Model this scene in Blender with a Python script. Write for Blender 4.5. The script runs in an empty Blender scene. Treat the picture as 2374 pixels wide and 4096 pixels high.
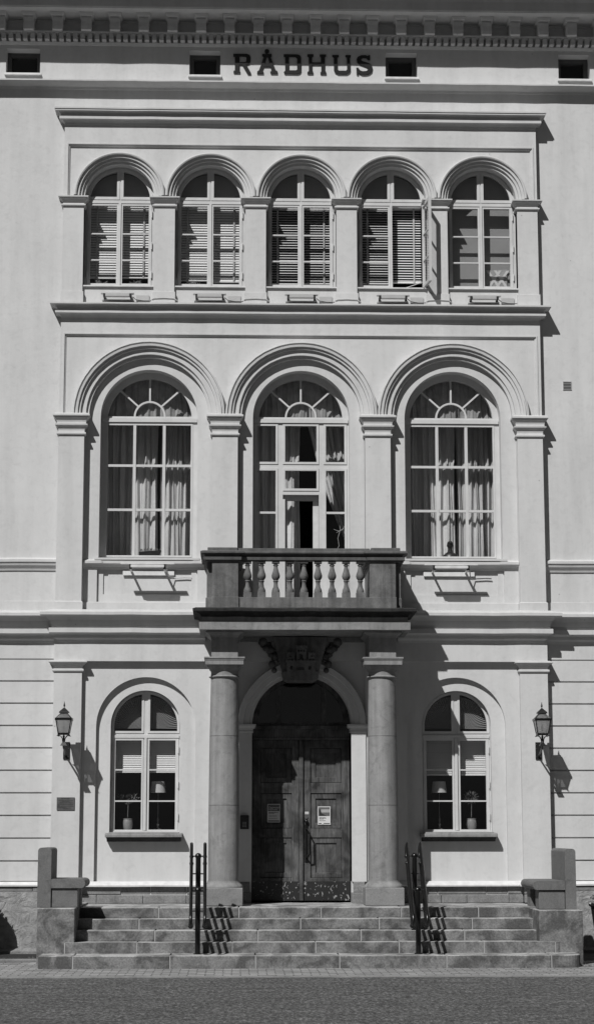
import bpy, math, random
from mathutils import Vector, Matrix
from mathutils.geometry import tessellate_polygon
R = math.radians; PI = math.pi
rnd = random.Random(7)
scn = bpy.context.scene; COL = scn.collection

# ------------------------------------------------------------------ materials
K = .74
def mat(name): 
    m = bpy.data.materials.new(name); m.use_nodes = True
    nt = m.node_tree; b = nt.nodes['Principled BSDF']; return m, nt, b
def N(nt, t, **k):
    n = nt.nodes.new(t)
    for a, v in k.items():
        if a in n.inputs: n.inputs[a].default_value = v
        else: setattr(n, a, v)
    return n
def g(v): return (v, v, v, 1)
def ramp(nt, src, stops):
    r = nt.nodes.new('ShaderNodeValToRGB'); cr = r.color_ramp
    while len(cr.elements) < len(stops): cr.elements.new(0.5)
    for e, (p, v) in zip(cr.elements, stops): e.position = p; e.color = g(v)
    nt.links.new(src, r.inputs[0]); return r
def pos(nt, scale=(1, 1, 1)):
    ge = nt.nodes.new('ShaderNodeNewGeometry'); mp = nt.nodes.new('ShaderNodeMapping')
    mp.inputs['Scale'].default_value = scale
    nt.links.new(ge.outputs['Position'], mp.inputs['Vector']); return mp.outputs[0]
def noise(nt, vec, scale, detail=4, rough=.55, dist=0):
    n = N(nt, 'ShaderNodeTexNoise', Scale=scale, Detail=detail, Roughness=rough, Distortion=dist)
    nt.links.new(vec, n.inputs['Vector']); return n.outputs['Fac']
def mix(nt, a, b, fac, mode='MULTIPLY'):
    m = nt.nodes.new('ShaderNodeMix'); m.data_type = 'RGBA'; m.blend_type = mode
    for s, v in ((0, fac), (6, a), (7, b)):
        if isinstance(v, (int, float)): m.inputs[s].default_value = v if s == 0 else g(v)
        else: nt.links.new(v, m.inputs[s])
    return m.outputs[2]
def bump(nt, b, layers):
    prev = None
    for h, st, d in layers:
        n = N(nt, 'ShaderNodeBump', Strength=st, Distance=d); nt.links.new(h, n.inputs['Height'])
        if prev: nt.links.new(prev, n.inputs['Normal'])
        prev = n.outputs[0]
    nt.links.new(prev, b.inputs['Normal'])
def simple(name, v, rough=.6, metal=0, var=.12, scale=9, bst=.15):
    v *= K; m, nt, b = mat(name); p = pos(nt)
    f = noise(nt, p, scale, 5)
    r = ramp(nt, f, [(.3, v*(1-var)), (.7, v*(1+var))])
    nt.links.new(r.outputs[0], b.inputs['Base Color']); b.inputs['Roughness'].default_value = rough; b.inputs['Metallic'].default_value = metal
    if bst: bump(nt, b, [(noise(nt, p, scale*9, 3), bst, .003)])
    return m

def plaster(name, v):
    v *= K; m, nt, b = mat(name); p = pos(nt)
    big = ramp(nt, noise(nt, p, .8, 6, .6), [(.3, v*.93), (.7, v*1.03)])
    st = ramp(nt, noise(nt, pos(nt, (2.2, 2.2, .22)), 1.6, 6, .65), [(.32, .90), (.58, 1.0)])
    med = ramp(nt, noise(nt, p, 9, 6, .65, .6), [(.28, .89), (.5, 1.0)])
    c = mix(nt, big.outputs[0], st.outputs[0], 1.0); c = mix(nt, c, med.outputs[0], .8)
    vo = N(nt, 'ShaderNodeTexVoronoi', Scale=2.1); nt.links.new(p, vo.inputs['Vector'])
    chip = ramp(nt, vo.outputs['Distance'], [(.018, .35), (.03, 1.0)])
    c = mix(nt, c, chip.outputs[0], .6)
    nt.links.new(c, b.inputs['Base Color']); b.inputs['Roughness'].default_value = .85; b.inputs['Specular IOR Level'].default_value = .2
    bump(nt, b, [(noise(nt, p, 2.3, 5, .6, .5), .35, .02), (noise(nt, p, 26, 5, .6, .4), .22, .006), (noise(nt, p, 130, 2), .14, .003)])
    return m
def stone(name, v, grain=60, speck=.3, rough=.8, streak=0, bst=.5, lo=.72, top=0):
    e0 = (.42, .62) if top else (.3, .68)
    v *= K; m, nt, b = mat(name); p = pos(nt)
    a = ramp(nt, noise(nt, p, 2.6, 7, .65, .5), [(e0[0], v*lo), (e0[1]-.06, v), (e0[1]+.06, v*1.12)])
    s = ramp(nt, noise(nt, p, grain, 3, .7), [(.35, 1-speck), (.65, 1+speck*.55)])
    c = mix(nt, a.outputs[0], s.outputs[0], 1.0)
    if streak:
        q = ramp(nt, noise(nt, pos(nt, (7, 7, .35)), 1.5, 5, .6), [(.3, 1-streak), (.6, 1.05)])
        c = mix(nt, c, q.outputs[0], 1.0)
    d = ramp(nt, noise(nt, p, 4.7, 5, .6, 1), [(.33, .62), (.47, 1)])
    c = mix(nt, c, d.outputs[0], .55)
    if top:   # upward-facing faces paler
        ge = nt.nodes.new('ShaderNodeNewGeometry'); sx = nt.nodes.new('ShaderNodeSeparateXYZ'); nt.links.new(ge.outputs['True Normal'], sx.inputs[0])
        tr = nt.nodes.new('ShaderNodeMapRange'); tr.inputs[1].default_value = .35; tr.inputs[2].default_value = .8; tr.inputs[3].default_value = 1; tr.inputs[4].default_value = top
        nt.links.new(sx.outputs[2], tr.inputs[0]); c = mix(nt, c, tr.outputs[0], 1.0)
    nt.links.new(c, b.inputs['Base Color']); b.inputs['Roughness'].default_value = rough; b.inputs['Specular IOR Level'].default_value = .25
    bump(nt, b, [(noise(nt, p, 7, 5), .35, .02), (noise(nt, p, grain, 4, .7), bst, .006)])
    return m
def wood():
    m, nt, b = mat('weathered oak'); 
    p = pos(nt, (22, 22, 1.1))
    a = ramp(nt, noise(nt, p, 1.7, 7, .7, 1.4), [(.32, .030), (.5, .055), (.68, .105)])
    c = mix(nt, a.outputs[0], ramp(nt, noise(nt, pos(nt), 2.4, 5, .6, .8), [(.35, .45), (.6, 1.6)]).outputs[0], 1.0)
    nt.links.new(c, b.inputs['Base Color']); b.inputs['Roughness'].default_value = .55; b.inputs['Specular IOR Level'].default_value = .3
    bump(nt, b, [(noise(nt, p, 3, 6, .7, 1), .4, .004)]); return m
def kick():
    m, nt, b = mat('chipped kick plate paint'); p = pos(nt, (1, 1, .7))
    a = ramp(nt, noise(nt, p, 26, 4, .6), [(.615, .012), (.635, .32)])
    h = nt.nodes.new('ShaderNodeNewGeometry'); sx = nt.nodes.new('ShaderNodeSeparateXYZ'); nt.links.new(h.outputs['Position'], sx.inputs[0])
    c = mix(nt, a.outputs[0], ramp(nt, noise(nt, pos(nt), 3, 3), [(.3, .6), (.7, 1.1)]).outputs[0], 1)
    nt.links.new(c, b.inputs['Base Color']); b.inputs['Roughness'].default_value = .5
    return m
def paint(name, v):
    v *= K; m, nt, b = mat(name); p = pos(nt)
    c = ramp(nt, noise(nt, p, 5, 6, .65, .4), [(.3, v*.9), (.65, v*1.03)]).outputs[0]
    c = mix(nt, c, ramp(nt, noise(nt, pos(nt, (1, 1, 1)), 38, 4, .7), [(.27, .45), (.33, 1)]).outputs[0], .7)
    nt.links.new(c, b.inputs['Base Color']); b.inputs['Roughness'].default_value = .5
    bump(nt, b, [(noise(nt, p, 60, 4), .25, .002)]); return m
def glass(name='window glass', tint=.95, wave=.12, spec=1.0):
    m = bpy.data.materials.new(name); m.use_nodes = True; nt = m.node_tree; nt.nodes.clear()
    o = nt.nodes.new('ShaderNodeOutputMaterial'); t = N(nt, 'ShaderNodeBsdfTransparent', Color=g(tint)); gl = N(nt, 'ShaderNodeBsdfGlossy', Color=g(spec), Roughness=.015)
    lw = N(nt, 'ShaderNodeLayerWeight', Blend=.5); pw = nt.nodes.new('ShaderNodeMath'); pw.operation = 'POWER'; pw.inputs[1].default_value = 5
    nt.links.new(lw.outputs['Facing'], pw.inputs[0]); fr = nt.nodes.new('ShaderNodeMath'); fr.operation = 'MULTIPLY_ADD'; fr.inputs[1].default_value = .95; fr.inputs[2].default_value = .03
    nt.links.new(pw.outputs[0], fr.inputs[0]); mx = nt.nodes.new('ShaderNodeMixShader')
    p = pos(nt); bm = N(nt, 'ShaderNodeBump', Strength=wave, Distance=.01); nt.links.new(noise(nt, p, 3, 2), bm.inputs['Height'])
    nt.links.new(bm.outputs[0], gl.inputs['Normal'])
    nt.links.new(fr.outputs[0], mx.inputs[0]); nt.links.new(t.outputs[0], mx.inputs[1]); nt.links.new(gl.outputs[0], mx.inputs[2]); nt.links.new(mx.outputs[0], o.inputs[0])
    return m
def frosted():
    m = bpy.data.materials.new('rippled lantern glass'); m.use_nodes = True; nt = m.node_tree; nt.nodes.clear()
    o = nt.nodes.new('ShaderNodeOutputMaterial'); t = N(nt, 'ShaderNodeBsdfTransparent', Color=g(.9)); tl = N(nt, 'ShaderNodeBsdfTranslucent', Color=g(.75)); gl = N(nt, 'ShaderNodeBsdfGlossy', Color=g(.8), Roughness=.1)
    bm = N(nt, 'ShaderNodeBump', Strength=.8, Distance=.01); nt.links.new(noise(nt, pos(nt), 40, 3), bm.inputs['Height']); nt.links.new(bm.outputs[0], gl.inputs['Normal'])
    a = nt.nodes.new('ShaderNodeMixShader'); a.inputs[0].default_value = .82; b = nt.nodes.new('ShaderNodeMixShader'); b.inputs[0].default_value = .08
    nt.links.new(t.outputs[0], a.inputs[1]); nt.links.new(tl.outputs[0], a.inputs[2]); nt.links.new(a.outputs[0], b.inputs[1]); nt.links.new(gl.outputs[0], b.inputs[2]); nt.links.new(b.outputs[0], o.inputs[0])
    return m
def gravel():
    m, nt, b = mat('gravel'); p = pos(nt)
    a = ramp(nt, noise(nt, pos(nt, (1, .4, 1)), 24, 7, .85), [(.37, .030), (.5, .090), (.62, .22)])
    c = mix(nt, a.outputs[0], ramp(nt, noise(nt, pos(nt, (.35, 1.6, 1)), 2.6, 6, .7), [(.3, .70), (.66, 1.25)]).outputs[0], 1)
    lt = ramp(nt, noise(nt, pos(nt, (.5, 2.2, 1)), 5, 5, .7), [(.62, 1), (.72, 1.7)])
    c = mix(nt, c, lt.outputs[0], .6)
    vo = N(nt, 'ShaderNodeTexVoronoi', Scale=16); nt.links.new(p, vo.inputs['Vector'])
    c = mix(nt, c, ramp(nt, vo.outputs['Distance'], [(.06, 4), (.09, 1)]).outputs[0], .5)
    nt.links.new(c, b.inputs['Base Color']); b.inputs['Roughness'].default_value = .95; b.inputs['Specular IOR Level'].default_value = .1
    bump(nt, b, [(noise(nt, p, 40, 5, .75), .8, .025)]); return m
def pavers():
    m, nt, b = mat('brick pavers'); p = pos(nt)
    w = N(nt, 'ShaderNodeTexNoise', Scale=6.0); nt.links.new(p, w.inputs['Vector'])
    ad = nt.nodes.new('ShaderNodeVectorMath'); ad.operation = 'MULTIPLY_ADD'; ad.inputs[1].default_value = (.03, .03, .0)
    nt.links.new(w.outputs['Color'], ad.inputs[0]); nt.links.new(p, ad.inputs[2])
    br = N(nt, 'ShaderNodeTexBrick', Scale=1.0); br.inputs['Brick Width'].default_value = .24; br.inputs['Row Height'].default_value = .13; br.inputs['Mortar Size'].default_value = .009
    br.inputs['Color1'].default_value = g(.31); br.inputs['Color2'].default_value = g(.19); br.inputs['Mortar'].default_value = g(.045)
    nt.links.new(ad.outputs[0], br.inputs['Vector'])
    c = mix(nt, br.outputs['Color'], ramp(nt, noise(nt, pos(nt, (.4, 2, 1)), 3, 6, .7), [(.3, .6), (.65, 1.25)]).outputs[0], 1)
    c = mix(nt, c, ramp(nt, noise(nt, p, 40, 4, .7), [(.35, .75), (.65, 1.15)]).outputs[0], 1)
    nt.links.new(c, b.inputs['Base Color']); b.inputs['Roughness'].default_value = .9
    bump(nt, b, [(br.outputs['Fac'], -.6, .01), (noise(nt, p, 30, 4), .5, .01)]); return m
def rubble():
    m, nt, b = mat('rough rendered plinth'); p = pos(nt)
    a = ramp(nt, noise(nt, p, 4, 8, .7, 1.2), [(.3, .17), (.5, .27), (.7, .38)])
    nt.links.new(a.outputs[0], b.inputs['Base Color']); b.inputs['Roughness'].default_value = .95
    bump(nt, b, [(noise(nt, p, 5, 8, .7, 1.5), .9, .05), (noise(nt, p, 50, 4), .4, .008)]); return m

M = dict(
 wall=plaster('white plaster', .74), wall2=plaster('plaster mouldings', .72),
 frame=paint('white window paint', .70), sheet=simple('painted sheet metal', .80, .45),
 sand=stone('grey sandstone', .35, 70, .10, .85, .22, .25, .8), sandd=stone('weathered sandstone', .155, 60, .18, .85, .25, .5, .7),
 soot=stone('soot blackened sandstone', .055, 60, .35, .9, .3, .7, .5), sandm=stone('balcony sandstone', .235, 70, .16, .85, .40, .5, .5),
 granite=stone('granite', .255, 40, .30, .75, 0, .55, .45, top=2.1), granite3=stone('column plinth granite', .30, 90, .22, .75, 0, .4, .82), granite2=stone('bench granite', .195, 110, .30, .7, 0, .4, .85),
 mortar=simple('mortar', .42, .9), course=stone('base course stone', .30, 45, .25, .9, .1, .8, .72), rubble=rubble(),
 wood=wood(), kick=kick(), black=simple('black painted iron', .005, .32, 0, .1, 8, 0), blackm=simple('black iron', .012, .45, 0, .2),
 letter=simple('black letter enamel', .012, .35), glass=glass(), lglass=frosted(),
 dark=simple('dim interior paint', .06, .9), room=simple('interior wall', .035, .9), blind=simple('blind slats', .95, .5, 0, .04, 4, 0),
 curtain=None, lamp=simple('lamp shade linen', .60, .9), pot=simple('glazed pot', .30, .45), leaf=simple('leaves', .20, .6, 0, .4, 30),
 alu=simple('aluminium housing', .62, .35, .2, .05), bronze=simple('bronze plaque', .13, .5, .2, .15, 30), ink=simple('ink', .02, .6), paper=simple('paper', .75, .7, 0, .03),
 greyp=simple('print grey', .13, .7), lightp=simple('print light', .42, .7), gravel=gravel(), pave=pavers(), soil=stone('soil', .045, 60, .5, 1, 0, 1),
 kerb=stone('kerb stone', .30, 60, .2), petal=simple('white petals', .75, .6), plastic=simple('black plastic', .02, .4), roof=simple('roof tiles', .12, .8),
 screen=simple('grey roller blind', .34, .9, 0, .06, 3), net=simple('shade-toned net curtain', .40, .9, 0, .3, 5), darkframe=simple('dark window paint', .10, .5), shade=simple('pleated shade', .30, .9, 0, .1, 4), chrome=simple('brushed steel', .35, .3, .8, .1), tape=simple('blind tape', .5, .8))
def cur():
    m, nt, b = mat('linen curtain'); p = pos(nt, (1, 1, .3))
    a = ramp(nt, noise(nt, p, 4, 5), [(.3, .48), (.7, .66)]); nt.links.new(a.outputs[0], b.inputs['Base Color']); b.inputs['Roughness'].default_value = .95
    bump(nt, b, [(noise(nt, pos(nt, (1, 1, .4)), 14, 5, .6, 1.5), .6, .02)]); return m
M['curtain'] = cur()

# ------------------------------------------------------------------ mesh helpers
class MB:
    def __init__(s): s.v = []; s.f = []
    def add(s, vs, fs):
        o = len(s.v); s.v += [tuple(v) for v in vs]; s.f += [tuple(i+o for i in f) for f in fs]; return s
    def box(s, x0, x1, y0, y1, z0, z1):
        v = [(x, y, z) for z in (z0, z1) for y in (y0, y1) for x in (x0, x1)]
        return s.add(v, [(0, 2, 3, 1), (4, 5, 7, 6), (0, 1, 5, 4), (2, 6, 7, 3), (0, 4, 6, 2), (1, 3, 7, 5)])
    def plate(s, outer, holes, y0, y1):
        loops = [outer]+list(holes); flat = [p for l in loops for p in l]; n = len(flat)
        tr = tessellate_polygon([[Vector((p[0], p[1], 0)) for p in l] for l in loops])
        v = [(x, y0, z) for x, z in flat]+[(x, y1, z) for x, z in flat]; f = []
        for t in tr:
            a, b, c = [flat[i] for i in t]; ar = (b[0]-a[0])*(c[1]-a[1])-(c[0]-a[0])*(b[1]-a[1])
            if abs(ar) < 1e-10: continue
            t = tuple(t) if ar > 0 else tuple(reversed(t))
            f.append(t); f.append(tuple(i+n for i in reversed(t)))
        o = 0
        for k, l in enumerate(loops):
            m = len(l); A = sum(l[i][0]*l[(i+1) % m][1]-l[(i+1) % m][0]*l[i][1] for i in range(m))
            for i in range(m):
                a, b = o+i, o+(i+1) % m
                q = (a, a+n, b+n, b)
                if (A > 0) != (k == 0): q = q[::-1]
                f.append(q[::-1] if False else q)
            o += m
        return s.add(v, f)
    def sweep(s, frames, prof, cap=True, closed=False):
        n = len(prof); v = []; f = []
        for P, A, B in frames:
            for a, b in prof: v.append(tuple(P[i]+a*A[i]+b*B[i] for i in range(3)))
        m = len(frames)
        for k in range(m if closed else m-1):
            k2 = (k+1) % m
            for i in range(n): f.append((k*n+i, k*n+(i+1) % n, k2*n+(i+1) % n, k2*n+i))
        if cap and not closed: f.append(tuple(range(n))[::-1]); f.append(tuple((m-1)*n+i for i in range(n)))
        return s.add(v, f)
    def tube(s, pts, r, n=10, cap=True):
        pts = [Vector(p) for p in pts]; fr = []; up = None
        rr = r if isinstance(r, (list, tuple)) else [r]*len(pts)
        vs = []; fs = []
        for i, p in enumerate(pts):
            d = (pts[min(i+1, len(pts)-1)]-pts[max(i-1, 0)]).normalized()
            if up is None: up = Vector((0, 0, 1)) if abs(d.z) < .9 else Vector((1, 0, 0))
            a = d.cross(up); a.normalize(); b = a.cross(d); b.normalize(); up = b
            for k in range(n):
                t = 2*PI*k/n; vs.append(p+rr[i]*(math.cos(t)*a+math.sin(t)*b))
        for i in range(len(pts)-1):
            for k in range(n): fs.append((i*n+k, i*n+(k+1) % n, (i+1)*n+(k+1) % n, (i+1)*n+k))
        if cap: fs.append(tuple(range(n))[::-1]); fs.append(tuple((len(pts)-1)*n+k for k in range(n)))
        return s.add(vs, fs)
    def lathe(s, prof, c=(0, 0), n=32, sq=None):
        vs = []; fs = []
        for r, z in prof:
            for k in range(n):
                t = 2*PI*k/n; vs.append((c[0]+r*math.cos(t), c[1]+r*math.sin(t), z))
        for i in range(len(prof)-1):
            for k in range(n): fs.append((i*n+k, i*n+(k+1) % n, (i+1)*n+(k+1) % n, (i+1)*n+k))
        fs.append(tuple(range(n))[::-1]); fs.append(tuple((len(prof)-1)*n+k for k in range(n)))
        return s.add(vs, fs)
    def ball(s, c, r, n=12, sc=(1, 1, 1)):
        p = [(max(1e-4, r*math.sin(PI*i/n)), -r*math.cos(PI*i/n)) for i in range(n+1)]
        o = len(s.v); s.lathe(p, (0, 0), n*2)
        for i in range(o, len(s.v)):
            x, y, z = s.v[i]; s.v[i] = (c[0]+x*sc[0], c[1]+y*sc[1], c[2]+z*sc[2])
        return s
    def frustum(s, c, h0, h1, z0, z1):   # square frustum; h = (hx,hy)
        v = [(c[0]+sx*h[0], c[1]+sy*h[1], z) for h, z in ((h0, z0), (h1, z1)) for sx, sy in ((-1, -1), (1, -1), (1, 1), (-1, 1))]
        return s.add(v, [(3, 2, 1, 0), (4, 5, 6, 7)]+[(i, (i+1) % 4, 4+(i+1) % 4, 4+i) for i in range(4)])
    def build(s, name, m, parent=None, smooth=False, bev=0, seg=2, jit=0):
        me = bpy.data.meshes.new(name)
        off = parent.matrix_world.translation if parent else Vector((0, 0, 0))
        if parent:
            off = Vector((0, 0, 0)); q = parent
            while q: off = off+q.location; q = q.parent
        vs = s.v
        me.from_pydata([(v[0]-off.x, v[1]-off.y, v[2]-off.z) for v in vs], [], s.f)
        me.update(); me.materials.append(m)
        o = bpy.data.objects.new(name, me); COL.objects.link(o)
        if parent: o.parent = parent
        if smooth:
            for p in me.polygons: p.use_smooth = True
            try: me.set_sharp_from_angle(angle=R(38))
            except Exception: pass
        if bev:
            b = o.modifiers.new('b', 'BEVEL'); b.width = bev; b.segments = seg; b.limit_method = 'ANGLE'; b.angle_limit = R(40)
        return o
def tag(o, label=None, cat=None, group=None, kind=None):
    if label: o['label'] = label
    if cat: o['category'] = cat
    if group: o['group'] = group
    if kind: o['kind'] = kind
    return o
def empty(name, loc, label, cat, group=None):
    o = bpy.data.objects.new(name, None); o.location = loc; COL.objects.link(o); o.empty_display_size = .1
    return tag(o, label, cat, group)
def arc(cx, cz, r, a0, a1, n=32): return [(cx+r*math.cos(a0+(a1-a0)*i/n), cz+r*math.sin(a0+(a1-a0)*i/n)) for i in range(n+1)]
def archpoly(cx, zs, r, zb, half=None, n=36):
    half = half or r; p = [(cx-half, zb), (cx+half, zb)]
    if abs(half-r) > 1e-4: p.append((cx+half, zs))
    p += arc(cx, zs, r, 0, PI, n)
    if abs(half-r) > 1e-4: p.append((cx-half, zs))
    return p
def rect(x0, x1, z0, z1): return [(x0, z0), (x1, z0), (x1, z1), (x0, z1)]
def plan(path, prof, wob=.0035, step=.35):
    """cornice: path in plan (x,y), going left to right when seen from the front; prof = closed (out,z)."""
    P = [Vector((x, y, 0)) for x, y in path]; fr = []
    nrm = []
    for i in range(len(P)-1):
        d = (P[i+1]-P[i]).normalized(); nrm.append(Vector((d.y, -d.x, 0)))
    for i, p in enumerate(P):
        if i == 0: a = nrm[0]
        elif i == len(P)-1: a = nrm[-1]
        else:
            a = (nrm[i-1]+nrm[i]).normalized(); a = a/max(.2, a.dot(nrm[i]))
        fr.append((p, a, Vector((0, 0, 1))))
        if i < len(P)-1:
            L = (P[i+1]-p).length; k = int(L/step)
            for j in range(1, k):
                q = p.lerp(P[i+1], j/k); q.z += rnd.uniform(-wob, wob); fr.append((q, nrm[i]*(1+rnd.uniform(-wob, wob)*6), Vector((0, 0, 1))))
    return fr
def pathxz(pts, y, closed=False):
    """moulding following a path in the wall plane; a = to the left of travel, b = depth (y)."""
    P = [Vector((x, y, z)) for x, z in pts]; fr = []; n = len(P); nr = []
    for i in range(n if closed else n-1):
        d = (P[(i+1) % n]-P[i]).normalized(); nr.append(Vector((-d.z, 0, d.x)))
    for i in range(n):
        if closed: a, b = nr[i-1], nr[i]
        else: a, b = nr[max(0, i-1)], nr[min(n-2, i)]
        q = (a+b).normalized(); q = q/max(.3, q.dot(b)); fr.append((P[i], q, Vector((0, 1, 0))))
    return fr
def archfr(cx, cz, a0=0, a1=PI, n=56): 
    out = []
    for i in range(n+1):
        t = a0+(a1-a0)*i/n; w = rnd.uniform(-.0012, .0012)
        out.append((Vector((cx, 0, cz)), Vector((math.cos(t), 0, math.sin(t)))*(1+w), Vector((0, 1, 0))))
    return out

# ------------------------------------------------------------------ setting
GZ = .045
bpy_ground = MB().add([(-150, -200, GZ-.02), (150, -200, GZ-.02), (150, 120, GZ-.02), (-150, 120, GZ-.02)], [(0, 1, 2, 3)]).build('ground', M['gravel'])
tag(bpy_ground, 'dark fine gravel square in front of the town hall', kind='structure')
# gently uneven gravel sheet close to the building
mb = MB(); nx, ny = 60, 26
for j in range(ny+1):
    for i in range(nx+1):
        x = -9+18*i/nx; y = -12.4+7.8*j/ny; e = min(i, nx-i, j, ny-j)
        mb.v.append((x, y, GZ-.012+(rnd.uniform(-.006, .006) if e else -.006)))
for j in range(ny):
    for i in range(nx): a = j*(nx+1)+i; mb.f.append((a, a+1, a+nx+2, a+nx+1))
tag(mb.build('gravel', M['gravel'], smooth=True), 'raked gravel strip beside the paving', kind='structure')
pv = MB().box(-12, 12, -4.60, .1, GZ-.1, GZ).build('pavement', M['pave']); tag(pv, 'strip of worn brick paving along the steps', kind='structure')
tag(MB().box(-12, 12, -4.70, -4.602, GZ-.1, GZ+.004).build('kerb', M['kerb'], bev=.01), 'flush kerb edge between paving and gravel', kind='structure')
tag(MB().add([(-12, -1.9, .052), (-3.95, -1.55, .052), (-3.95, .04, .06), (-12, .04, .06)], [(0, 1, 2, 3)]).add([(4.03, -1.7, .052), (12, -1.7, .052), (12, .04, .06), (4.03, .04, .06)], [(0, 1, 2, 3)]).build('soil', M['soil']), 'dark soil beds beside the steps', kind='structure')
mb = MB()
mb.add([(-12, -2.25, .05), (-3.95, -1.72, .05), (-3.95, -1.56, .05), (-12, -1.91, .05)]+[(-12, -2.25, .085), (-3.95, -1.72, .085), (-3.95, -1.56, .085), (-12, -1.91, .085)],
       [(4, 5, 6, 7), (0, 1, 5, 4), (2, 3, 7, 6), (1, 2, 6, 5), (3, 0, 4, 7)])
tag(mb.build('bed_kerb', M['kerb'], bev=.01), 'low kerb of the left bed', kind='structure')

# ------------------------------------------------------------------ town hall
H = empty('town_hall', (0, 0, 0), 'white plastered town hall front with arched windows and a stone balcony over the door', 'building')
WY = .13; BX = 4.0; BACK = .48
UC = [-3.06, -1.53, 0, 1.53, 3.06]; UZ = 12.52; MC = [-2.52, 0, 2.52]; MZ = 8.75; GC = [-2.52, 2.52]; GZS = 3.64
# wings and frieze
fw = [(-4.745, .29), (-1.643, .265), (1.73, .273), (4.712, .272)]
fz0, fz1 = 14.735, 15.19
for sx in (-1, 1):
    x0, x1 = (-11, -BX) if sx < 0 else (BX, 11)
    MB().plate(rect(x0, x1, 4.95, 14.55), [], WY, BACK).build('wing_wall', M['wall'], H)
    mb = MB(); zz = [1.17]+[1.496+.3588*i for i in range(10)]
    for i in range(len(zz)-1):
        a, b = zz[i]+.008, zz[i+1]-.008; w = rnd.uniform(-.003, .003)
        x0j, x1j = (x0, x1)
        mb.sweep([((x0j, 0, 0), (0, 1, 0), (0, 0, 1)), ((x1j, 0, 0), (0, 1, 0), (0, 0, 1))], [(WY+.034, a), (WY+w*.6, a+.007), (WY+w*.6, b-.004), (WY+.034, b), (.30, b), (.30, a)])
    mb.box(x0, x1, WY+.036, BACK, 1.17, 4.73); mb.box(x0, x1, WY, BACK-.01, 4.732, 4.95)
    mb.build('rusticated_wall', M['wall'], H)
    MB().box(x0, x1, .045, BACK, .0, 1.02).build('plinth', M['rubble'], H)
    mb = MB(); x = x0
    while x < x1-.01:
        w = min(rnd.uniform(.55, 1.1), x1-x); mb.box(x+.003, x+w-.003, .075+rnd.uniform(-.012, .012), BACK-.02, 1.022, 1.10); x += w
    mb.build('stone_course', M['course'], H, bev=.008)
    MB().sweep(plan([(x0, WY), (x1, WY)], [(0, 0)], 0), [(-.04, 1.10), (.075, 1.10), (.078, 1.125), (.01, 1.172), (-.04, 1.172)]).build('water_table', M['sheet'], H)
    MB().sweep([((x0, .02, 0), (0, -1, 0), (0, 0, 1)), ((x1, .02, 0), (0, -1, 0), (0, 0, 1))], [(-.2, .0), (.06, .0), (.06, .10), (.0, .14), (-.2, .14)]).build('plinth_foot', M['course'], H, bev=.006)
MB().plate(rect(-11, 11, 14.549, 15.62), [rect(c-h, c+h, fz0, fz1) for c, h in fw], WY, BACK).build('frieze', M['wall'], H)
MB().plate(rect(-BX, BX, 13.9, 14.549), [], WY, BACK).build('upper_wall', M['wall'], H)
# string course below frieze
MB().sweep(plan([(-11, WY), (11, WY)], 0), [(-.03, 14.585), (.205, 14.57), (.205, 14.545), (.12, 14.51), (.03, 14.50), (.02, 14.46), (-.03, 14.46)][::-1]).build('string_course', M['wall2'], H)
# eaves
MB().sweep(plan([(-11, WY), (11, WY)], 0, .0012), [(-.03, 15.25), (.02, 15.26), (.05, 15.30), (.02, 15.302), (.02, 15.42), (.18, 15.42), (.185, 15.445), (.10, 15.455), (.055, 15.458), (.055, 15.64), (.075, 15.655), (.075, 15.68), (.60, 15.68), (.61, 15.70), (.62, 15.70), (.62, 15.86), (.66, 15.93), (.78, 15.98), (.88, 16.02), (.935, 16.06), (.935, 16.12), (-.03, 16.2)][::-1]).build('eaves_cornice', M['wall2'], H)
MB().add([(-11, -.78, 16.16), (11, -.78, 16.16), (11, 5.5, 19.2), (-11, 5.5, 19.2), (11, 11.6, 16.16), (-11, 11.6, 16.16)], [(0, 1, 2, 3), (3, 2, 4, 5), (1, 4, 2), (0, 3, 5), (0, 5, 4, 1)]).build('roof', M['roof'], H)
md = MB()
md.sweep([((-.085, 0, 0), (0, -1, 0), (0, 0, 1)), ((.085, 0, 0), (0, -1, 0), (0, 0, 1))], [(-.09, 15.66), (.325, 15.66), (.345, 15.60), (.33, 15.54), (.345, 15.46), (.335, 15.40), (.29, 15.385), (.20, 15.44), (.10, 15.47), (-.09, 15.46)][::-1])
md.frustum((0, -.14), (.10, .215), (.125, .245), 15.63, 15.679)
for i in range(len(md.v)): x, y, z = md.v[i]; md.v[i] = (x, y+.105 if abs(x) <= .0851 else y+.065, z)
first = None
for i in range(-11, 12):
    x = .2435+.487*i
    if abs(x) > 5.6: continue
    if first is None: first = o = md.build('modillion', M['wall2'], H, bev=.006)
    else: o = first.copy(); COL.objects.link(o)
    o.parent = H; o.location.x = x
first = None
for i in range(-44, 45):
    x = .05+.1218*i
    if abs(x) > 5.25: continue
    if first is None: first = o = MB().box(-.038, .038, -.035, .12, 15.305, 15.417).build('dentil', M['wall2'], H, bev=.003)
    else: o = first.copy(); COL.objects.link(o)
    o.parent = H; o.location.x = x+rnd.uniform(-.003, .003)
# frieze windows
for c, h in fw:
    w = MB().plate(rect(c-h, c+h, fz0, fz1), [rect(c-h+.055, c+h-.055, fz0+.045, fz1-.055)], .33, .40)
    w.plate(rect(c-h+.05, c+h-.05, fz0+.04, fz1-.05), [rect(c-h+.075, c+h-.075, fz0+.065, fz1-.075)], .345, .41)
    f = w.build('attic_window', M['darkframe'], H)
    MB().box(c-h+.09, c+h-.09, .37, .374, fz0+.08, fz1-.09).build('pane', M['glass'], f)
    MB().box(c-h-.02, c+h+.02, WY-.05, .33, fz0-.03, fz0+.004).build('sill', M['sheet'], f)
    MB().box(c-h, c+h, .9, .95, fz0-.1, fz1+.1).build('attic_lining', M['room'], H)
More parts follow.
